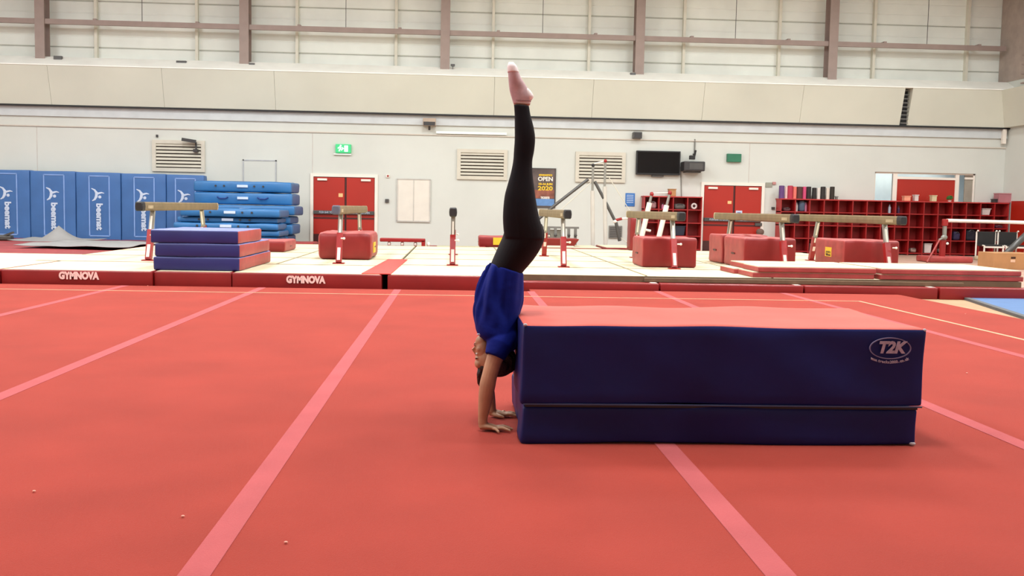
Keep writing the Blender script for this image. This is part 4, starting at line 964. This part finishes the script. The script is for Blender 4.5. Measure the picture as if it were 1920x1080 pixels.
for i, (px, lab, mt) in enumerate(((1838, 'small pale shoes on the floor left of the chairs', M('pale_shoe', (180, 160, 130), .8)), (1853, 'beige shoes on the floor under the left chair', M('beige_shoe', (190, 165, 110), .8)))):
    p = at(px, 480, 30.4); t = thing('shoe_pair', lab, 'shoes', (p.x, 30.4, FZ))
    for s in (-.09, .09):
        build('shoe', MB().rings([[Vector((p.x+s+q*cos(2*pi*k/10), 30.4+qq*sin(2*pi*k/10), z)) for k in range(10)] for q, qq, z in ((.06, .15, FZ), (.06, .15, FZ+.06), (.04, .08, FZ+.14))]), mt, t, smooth=True)
# cardboard box
q0 = atz(1868, 505, FZ); Yk = 25.2; a = at(1864, 474, Yk); b = at(1945, 476, Yk)
t = thing('cardboard_box', 'large brown cardboard box with a hand hole at the right edge', 'box', ((a.x+b.x)/2, Yk+.4, FZ))
build('body', MB().box(a.x, b.x, Yk, Yk+.8, FZ, a.z), CARD, t, bevel=.01)
h = at(1900, 483, Yk); build('hand_hole', MB().box(h.x-.06, h.x+.06, Yk-.006, Yk, h.z-.03, h.z+.02), M('hole_dark', (60, 34, 20), .9), t)
build('label', MB().box(h.x-.07, h.x+.05, Yk-.008, Yk, h.z-.12, h.z-.05), M('label_peach', (220, 180, 150), .7), t)
# small bin by right doors
a = at(1425, 430, 33.2)
t = thing('trainers', 'dark trainers and bag on the floor right of the right doors', 'shoes', (at(1437, 436, 33).x, 33, FZ))
p = at(1437, 436, 33); 
build('wall_hook_rail', MB().box(p.x-.12, p.x+.12, 33.9, 33.99, p.z+.2, p.z+.3), GREYD, t)
build('bag', MB().ell((p.x, 33.7, p.z), (.14, .12, .12), 12, 8), M('brown_bag', (110, 86, 76), .8), t, smooth=True)
build('stand', MB().box(p.x-.05, p.x+.05, 33.65, 33.8, FZ, p.z), WHITEM, t)

# ---------------------------------------------------------------- big navy mats in front
def bigmat(x0, x1, y0, y1, z0, z1, lab, top, seed):
    t = thing('crash_mat', lab, 'mat', ((x0+x1)/2, (y0+y1)/2, z0))
    rbox('body', x0, x1, y0, y1, z0, z1, .022, [NAVY, top, NAVY], t, cuts=44, wob=.007, wsc=2.4, seed=seed, topmat=True, sidemat=True, crease=.022)
    return t
MX0, MX1, MY0, MY1 = .36, 2.545, 5.29, 6.38
tb = bigmat(MX0+.006, MX1-.02, MY0+.012, MY1, .001, .207, 'thin navy mat lying under the thick one beside the handstand', NAVY, 1)
tm = bigmat(MX0-.004, MX1, MY0, MY1, .214, .645, 'thick navy crash mat with red top beside the handstand', SALM, 2)
build('fold_piping', MB().box(MX0+.01, MX1-.012, MY0-.004, MY0+.008, .214, .221), M('grey_piping', (58, 74, 108), .5), tm)
build('hinge_strip', MB().box(MX0+.02, MX1-.03, MY0+.012, MY0+.03, .2, .216), BLACK, tb)
for x, z in ((MX0+.02, .012), (MX1-.045, .012)):
    build('worn_corner', MB().ell((x, MY0+.02, z), (.018, .012, .01), 10, 6), M('worn_white', (180, 176, 180), .8), tb)
build('worn_corner', MB().ell((MX0+.012, MY0+.012, .638), (.011, .011, .008), 12, 8), M('worn_white', (180, 176, 180), .8), tm)
build('worn_corner', MB().ell((MX1-.014, MY0+.012, .636), (.01, .01, .009), 12, 8), M('worn_white', (180, 176, 180), .8), tm)
lc = at(1669, 653, MY0-.008); yl = MY0-.012
mb = MB(); R0 = []; n = 48
rx, rz = .112, .056
rg = MB(); o_, i_ = [], []
for k in range(n):
    c_, s_ = cos(2*pi*k/n), sin(2*pi*k/n)
    o_.append((c_*(rx+.0025), s_*(rz+.0025))); i_.append((c_*(rx-.0025), s_*(rz-.0025)))
vs = [(lc.x+q[0], y, lc.z+q[1]) for y in (yl-.001, yl+.006) for q in o_+i_]
fs = []
for k in range(n):
    j = (k+1) % n
    fs += [(k, j, n+j, n+k), (2*n+k, 3*n+k, 3*n+j, 2*n+j), (k, 2*n+k, 2*n+j, j), (n+k, n+j, 3*n+j, 3*n+k)]
rg.add(vs, fs); build('logo_ring', rg, M('ring_print', (122, 118, 150), .6), tm)
text('logo_lettering', 'T2K', .085, (lc.x+.002, yl, lc.z+.002), PRINTG, tm, width=.155, shear=.25, bold=.004)
s = 'www.tracks2000.co.uk'
for k, ch in enumerate(s):
    a_ = radians(-90-44+88*(k+.5)/len(s)); ex, ez = .122*cos(a_)*1.0, .0
    x = (rx+.014)*cos(a_)*1.18*.98; z = (rz+.016)*sin(a_)-.003
    tx, tz = -(rx+.014)*sin(a_), (rz+.016)*cos(a_); th = math.atan2(tz, tx)
    Rm = Matrix(((1, 0, 0), (0, 0, -1), (0, 1, 0))); Rr = Matrix.Rotation(-th, 3, 'Y')
    text('web_lettering', ch, .021, (lc.x+x, yl, lc.z+z), PRINTG, tm, rot=Rr @ Rm, bold=.0007)

# ---------------------------------------------------------------- person in a handstand
PY = 5.80
SKIN = M('skin', (182, 138, 106), .5, .05, 12, spec=.35)
SHIRT = M('blue_shirt', (8, 24, 108), .8, .1, 6, .25, 14, spec=.15)
LEGG = M('black_leggings', (17, 14, 18), .8, .05, 10, spec=.2)
SOCK = M('pale_pink_sock', (192, 166, 168), .9, .06, 30)
SOCKW = M('white_sock', (236, 228, 226), .9, .04, 30)
HAIR = M('dark_hair', (30, 19, 17), .5, .25, 40, .4, 120)
pr = thing('person', 'person in blue t-shirt, black leggings and pale socks in a handstand against the navy mat', 'person', (.2, PY, .003))
def ring2(l, r, hw, Y=PY, n=28, p=2.3):
    A = at(l[0], l[1], Y); B = at(r[0], r[1], Y); c = (A+B)/2; h = (B-A)/2; out = []
    for k in range(n):
        t_ = 2*pi*k/n; cx, sy = cos(t_), sin(t_)
        ex = math.copysign(abs(cx)**(2/p), cx); ey = math.copysign(abs(sy)**(2/p), sy)
        out.append(c + h*ex + Vector((0, hw*ey, 0)))
    return out
def inter(R, m=3):
    out = []
    for i in range(len(R)-1):
        for k in range(m):
            t_ = k/m; a = R[max(i-1, 0)]; b = R[i]; c = R[i+1]; d = R[min(i+2, len(R)-1)]
            row = []
            for j in range(len(b)):
                row.append(.5*((2*b[j])+(c[j]-a[j])*t_+(2*a[j]-5*b[j]+4*c[j]-d[j])*t_*t_+(3*b[j]-a[j]-3*c[j]+d[j])*t_**3))
            out.append(row)
    out.append(R[-1]); return out
def fuse(name, mb, mat, parent, vox=.005, smooth=6, fac=.5, post=None, sub=0):
    o = build('tmp_fuse', mb, mat, None, True)
    r = o.modifiers.new('r', 'REMESH'); r.mode = 'VOXEL'; r.voxel_size = vox; r.use_smooth_shade = True
    s = o.modifiers.new('s', 'SMOOTH'); s.factor = fac; s.iterations = smooth
    dg = bpy.context.evaluated_depsgraph_get(); dg.update()
    me = bpy.data.meshes.new_from_object(o.evaluated_get(dg)); bpy.data.objects.remove(o)
    org = Vector(ORG[parent.name])
    for v in me.vertices:
        if post: v.co = post(v.co)
        v.co = v.co - org
    me.name = name; me.materials.clear(); me.materials.append(mat)
    q = bpy.data.objects.new(name, me); COL.objects.link(q); q.parent = parent; ORG[q.name] = tuple(org); return q
def W(px, py, Y=PY): return at(px, py, Y)

# ---- body: one continuous skin surface
B = MB()
tors = [((938, 478), (990, 484), .12), ((926, 500), (975, 514), .115), ((912, 530), (972, 545), .115), ((905, 565), (970, 575), .13), ((905, 600), (966, 608), .145), ((912, 622), (960, 632), .15), ((922, 634), (955, 642), .10)]
B.rings(inter([ring2(l, r, h) for l, r, h in tors]))
LEGS = [((952, 450), (1000, 452), .06), ((951, 425), (1003, 427), .066), ((949, 400), (1001, 402), .072), ((949, 370), (1001, 373), .07), ((954, 345), (998, 346), .062), ((960, 325), (996, 326), .055), ((964, 303), (995, 303), .049), ((965.5, 283), (998, 283), .049), ((967, 260), (1000, 260), .05), ((967, 238), (997, 238), .045), ((967, 215), (991, 215), .036), ((965, 197), (990, 199), .031)]
FOOT = [((964, 200), (991, 202), .031), ((962, 190), (993, 192), .034), ((959.5, 181), (997, 181), .035), ((956, 170), (989, 168), .035), ((955, 158), (981, 156), .038), ((954, 145), (974, 144), .042), ((953.5, 133), (970, 133), .043), ((953, 125), (966, 125), .038), ((954.5, 120.5), (962, 120.5), .022)]
for s in (-1, 1):
    B.rings(inter([ring2(l, r, h, PY+s*.078) for l, r, h in LEGS]))
    B.rings(inter([ring2(l, r, h, PY+s*.062) for l, r, h in FOOT]))
# neck and head (upside down, facing left)
def ellp(px, py, Y, rx, ry, rz, rot=None): B.ell(W(px, py, Y), (rx, ry, rz), 24, 16, rot=rot)
B.tube([W(938, 622), W(934, 640), W(928, 658)], [.062, .056, .055], 16)
ellp(922, 674, PY, .094, .074, .090)      # skull
ellp(906, 655, PY, .046, .056, .070)      # face mass
ellp(903, 640, PY, .036, .042, .036)      # jaw
ellp(897.5, 636.5, PY, .016, .020, .014)  # chin
ellp(898, 681, PY, .026, .050, .030)      # forehead
ellp(894.5, 670, PY, .012, .042, .010)    # brow ridge
# nose
B.tube([W(894.5, 667), W(890.5, 659), W(887, 652.5)], [.008, .0095, .0115], 12)
for s in (-1, 1):
    B.ell(W(890.3, 652, PY+s*.011), (.010, .008, .008), 10, 8)
    B.ell(W(899.5, 655, PY+s*.033), (.020, .020, .018), 12, 8)     # cheek
    B.ell(W(920, 662, PY+s*.074), (.017, .008, .030), 12, 8)      # ear
B.ell(W(891.8, 646.5), (.010, .023, .0055), 14, 8)   # upper lip
B.ell(W(892.2, 643), (.010, .020, .0055), 14, 8)     # lower lip
# arms
def arm(pts, radii): B.tube(pts, radii, 16)
YN = 5.61; YF_ = 5.99
def chain(ps, ys, rs):
    P_ = [W(p[0], p[1], y) for p, y in zip(ps, ys)]
    out = []; ro = []
    for i in range(len(P_)-1):
        for k in range(4):
            t_ = k/4; a, b, c, d = P_[max(i-1, 0)], P_[i], P_[i+1], P_[min(i+2, len(P_)-1)]
            out.append(.5*((2*b)+(c-a)*t_+(2*a-5*b+4*c-d)*t_*t_+(3*b-a-3*c+d)*t_**3)); ro.append(rs[i]*(1-t_)+rs[i+1]*t_)
    out.append(P_[-1]); ro.append(rs[-1]); arm(out, ro)
chain([(944, 632), (934, 656), (925, 680), (918, 704), (914, 722), (911, 742), (908, 764), (905.5, 783), (905, 793)], [5.70, 5.64, 5.62, 5.61, 5.61, 5.61, 5.61, 5.61, 5.61], [.056, .05, .046, .0435, .0455, .042, .035, .0275, .026])
chain([(944, 632), (930, 658), (914, 684), (909, 704), (913, 722), (917, 740), (920, 757), (922, 768), (922.5, 772)], [5.90, 5.96, 5.99, 6.0, 5.995, 5.99, 5.985, 5.98, 5.98], [.056, .048, .043, .040, .040, .036, .030, .0265, .025])
# hands flat on the floor, fingers to the mat
def hand(cx, cy, side):
    # side = -1: little finger towards -Y ; +1 mirrored
    g = .006
    def Q(x, y, z): return Vector((cx+x, cy+side*y, z+g))
    pal = [[Q(x-.0, y*hw, z0+(zz*th)) for y, zz in ((cos(2*pi*k/16), sin(2*pi*k/16)) for k in range(16))] for x, hw, th, z0 in ((-.018, .018, .012, .018), (-.008, .027, .019, .021), (.015, .034, .020, .021), (.045, .040, .017, .019), (.07, .042, .013, .015), (.09, .038, .010, .012))]
    B.rings(pal)
    F = [(.062, -.036, -62, .055, .0085), (.088, -.020, -24, .068, .0092), (.092, .002, -6, .074, .0096), (.088, .022, 10, .068, .0092)]
    for bx, by, ang, L, r in F:
        a_ = radians(ang); d = Vector((cos(a_), sin(a_), 0)); pts = []; rr = []
        for t_, z, q in ((-.45, .014, 1.05), (0, .014, 1.12), (.3, .0165, 1.08), (.42, .017, 1.1), (.7, .012, .98), (.8, .0105, .97), (1.0, .006, .78)):
            pts.append(Q(bx+d.x*L*t_, by+d.y*L*t_, z)); rr.append(r*q)
        B.tube(pts, rr, 10); B.ell(pts[-1], (r*.8, r*.8, r*.75), 10, 6)
    pts = [Q(.008, .022, .018), Q(.028, .048, .015), Q(.05, .064, .012), Q(.068, .07, .008)]
    B.tube(pts, [.015, .0125, .0108, .0085], 10); B.ell(pts[-1], (.0085, .0085, .0075), 10, 6)
    return Q
hn = W(905, 800, YN); hf = W(922, 776, YF_)
QN = hand(hn.x, YN, 1); QF = hand(hf.x, YF_, -1)
B.tube([W(905, 785, YN), Vector((hn.x+.002, YN, .025))], [.0265, .026], 14)
B.tube([W(922, 765, YF_-.01), Vector((hf.x+.002, YF_, .025))], [.026, .0255], 14)
body = fuse('body', B, SKIN, pr, .0042, 3, .5)
# nails
for Q, sd in ((QN, 1), (QF, -1)):
    for bx, by, ang, L, r in [(.062, -.036, -62, .055, .0085), (.088, -.020, -24, .068, .0092), (.092, .002, -6, .074, .0096), (.088, .022, 10, .068, .0092)]:
        a_ = radians(ang); build('fingernail', MB().ell(Q(bx+cos(a_)*L*.96, by+sin(a_)*L*.96, .0135), (.005, .004, .0016), 10, 6), M('nail', (206, 150, 128), .4), pr, True)
# face details
for s in (-1, 1):
    e = build('eye', MB().ell(W(894.0, 663.5, PY+s*.029), (.0085, .011, .0065), 14, 10), WHITEM, pr, True)
    build('iris', MB().ell(W(892.4, 663.5, PY+s*.030), (.0045, .0055, .0052), 12, 8), M('iris_brown', (44, 28, 20), .3), e, True)
    build('eyebrow', MB().tube([W(892.3, 671, PY+s*.014), W(892.0, 672.5, PY+s*.03), W(894.5, 671.5, PY+s*.046)], [.003, .0036, .0022], 8), HAIR, pr, True)
build('lips', MB().ell(W(889.6, 646.2), (.0055, .019, .0042), 14, 8).ell(W(890.0, 643.4), (.005, .017, .0042), 14, 8), M('lip', (160, 76, 70), .5), pr, True)
# ---- hair: cap, tied back, loose strand
H = MB()
H.ell(W(933, 680), (.102, .084, .082), 24, 16); H.ell(W(947, 673), (.063, .074, .072), 20, 14)
H.ell(W(910, 688), (.045, .066, .034), 20, 12)
H.ell(W(954, 686), (.04, .045, .04), 16, 12)
def hpost(p):
    return p + (p-Vector(W(930, 676))).normalized()*.003*sin(p.y*260+p.z*60)
fuse('hair', H, HAIR, pr, .006, 4, .5, hpost)
build('hair_strand', MB().tube([W(903, 690, PY-.02), W(900, 703, PY-.01), W(899, 718, PY), W(902, 728, PY)], [.022, .02, .013, .004], 10), HAIR, pr, True)
# ---- t-shirt
S = MB()
sh = [((921.5, 492.5), (980.5, 512), .150), ((911, 509), (980.5, 527), .155), ((900, 532), (980.5, 546), .160), ((893, 558), (979.5, 566), .168), ((889.5, 585), (974, 588), .178), ((890, 605), (970, 611), .19), ((893, 620), (968, 628), .195), ((899, 629), (966, 645), .165), ((909, 637), (958, 655), .11)]
S.rings(inter([ring2(l, r, h, n=40, p=2.6) for l, r, h in sh]))
S.tube([W(945, 618, 5.76), W(941, 634, 5.685), W(935, 650, 5.64), W(929.5, 664, 5.622), W(927.5, 669, 5.618)], [.085, .085, .072, .062, .059], 24)
S.tube([W(945, 618, 5.84), W(940, 636, 5.92), W(931, 652, 5.96), W(922, 668, 5.985)], [.085, .082, .068, .058], 24)
S.ell(W(957, 640, 5.70), (.045, .06, .06), 16, 12); S.ell(W(957, 640, 5.90), (.045, .06, .06), 16, 12)
def spost(p):
    c = Vector((W(935, 0, PY).x, PY, p.z)); d = (p-c); a_ = math.atan2(d.y, d.x); zt = (p.z-.55)
    n = Vector((d.x, d.y, 0)).normalized() if d.length > 1e-4 else Vector((0, 0, 0))
    k = max(0.0, min(1.0, (p.z-.58)/.12))
    f = (.011*sin(a_*8+zt*9+1.5*sin(zt*9))+.006*sin(a_*15-zt*14))*k
    if d.x > .08: f *= .3
    return p+n*f
fuse('t_shirt', S, SHIRT, pr, .0055, 5, .5, spost)
c0 = W(900, 628.5, PY-.1)
build('collar_label', MB().ell(W(898.5, 627, PY-.125), (.013, .004, .006), 12, 8), PRINT, pr, True)
# ---- leggings
Lg = MB()
pel = [((912, 512), (974, 530), .128), ((918, 500), (977, 519), .137), ((922, 490.5), (980, 510), .143), ((929, 474), (998, 489), .152), ((937, 456), (1012, 468), .160), ((944, 440), (1019.5, 450), .163), ((947, 425), (1020.5, 436), .163), ((946, 412), (1016, 420), .155)]
Lg.rings(inter([ring2(l, r, h, n=36) for l, r, h in pel]))
LG = [((946, 445), (1019, 448), .086), ((943.5, 425), (1017, 428), .088), ((943, 400), (1010, 403), .087), ((946, 368), (1004.5, 372), .080), ((952, 345), (1001, 346), .070), ((957.5, 325), (998.5, 326), .062), ((962, 303), (998, 303), .056), ((963.5, 283), (1001.5, 283), .056), ((965, 260), (1003.5, 260), .056), ((965, 238), (1000.5, 238), .051), ((964.8, 215), (994.5, 215), .042), ((963.5, 196), (992, 198.5), .037)]
for s in (-1, 1): Lg.rings(inter([ring2(l, r, h, PY+s*.078) for l, r, h in LG]))
fuse('leggings', Lg, LEGG, pr, .0055, 4, .5)
# ---- socks
for s in (-1, 1):
    Y = PY+s*.066
    FT = [((962.5, 195), (993.5, 197.5), .037), ((961, 189), (995.5, 190), .039), ((958.5, 181), (999.5, 181.5), .040), ((955.5, 170), (991.5, 168), .039), ((954, 158), (983.5, 156), .042), ((953, 145), (976, 144), .045), ((952.5, 133), (971.5, 133), .046), ((952, 124), (967.5, 124), .040), ((954, 118.5), (962, 118.5), .022)]
    k = MB(); k.rings(inter([ring2(l, r, h, Y) for l, r, h in FT]))
    sk = fuse('sock', k, SOCK, pr, .005, 3, .5)
    tc = MB(); tc.rings(inter([ring2(l, r, h, Y) for l, r, h in (((951.8, 136), (973, 136.5), .047), ((951.2, 128), (970.5, 128), .0455), ((951.5, 123), (968, 123), .041), ((953.5, 117.3), (963, 117.3), .024))]))
    build('toe_cap', tc, SOCKW, sk, True)
    hc = MB(); hc.rings(inter([ring2(l, r, h, Y) for l, r, h in (((984, 187), (995.5, 188), .030), ((982, 181), (1000.6, 181.5), .034), ((980, 173), (996, 172), .032), ((978, 167), (990.5, 166), .026))])); build('heel_patch', hc, SOCKW, sk, True)
    for (y0, y1, mt) in ((188.2, 189.2, M('sock_stripe', (120, 88, 84), .9)), (192.2, 195.5, M('sock_band', (168, 130, 116), .9))):
        cf = MB(); cf.rings([ring2((961.6+(y0-188)*.25, y0), (995.8-(y0-188)*.3, y0+1.8), .0405-(y0-188)*.0004, Y), ring2((961.6+(y1-188)*.25, y1), (995.8-(y1-188)*.3, y1+1.8), .0405-(y1-188)*.0004, Y)]); build('cuff_stripe', cf, mt, sk, True)
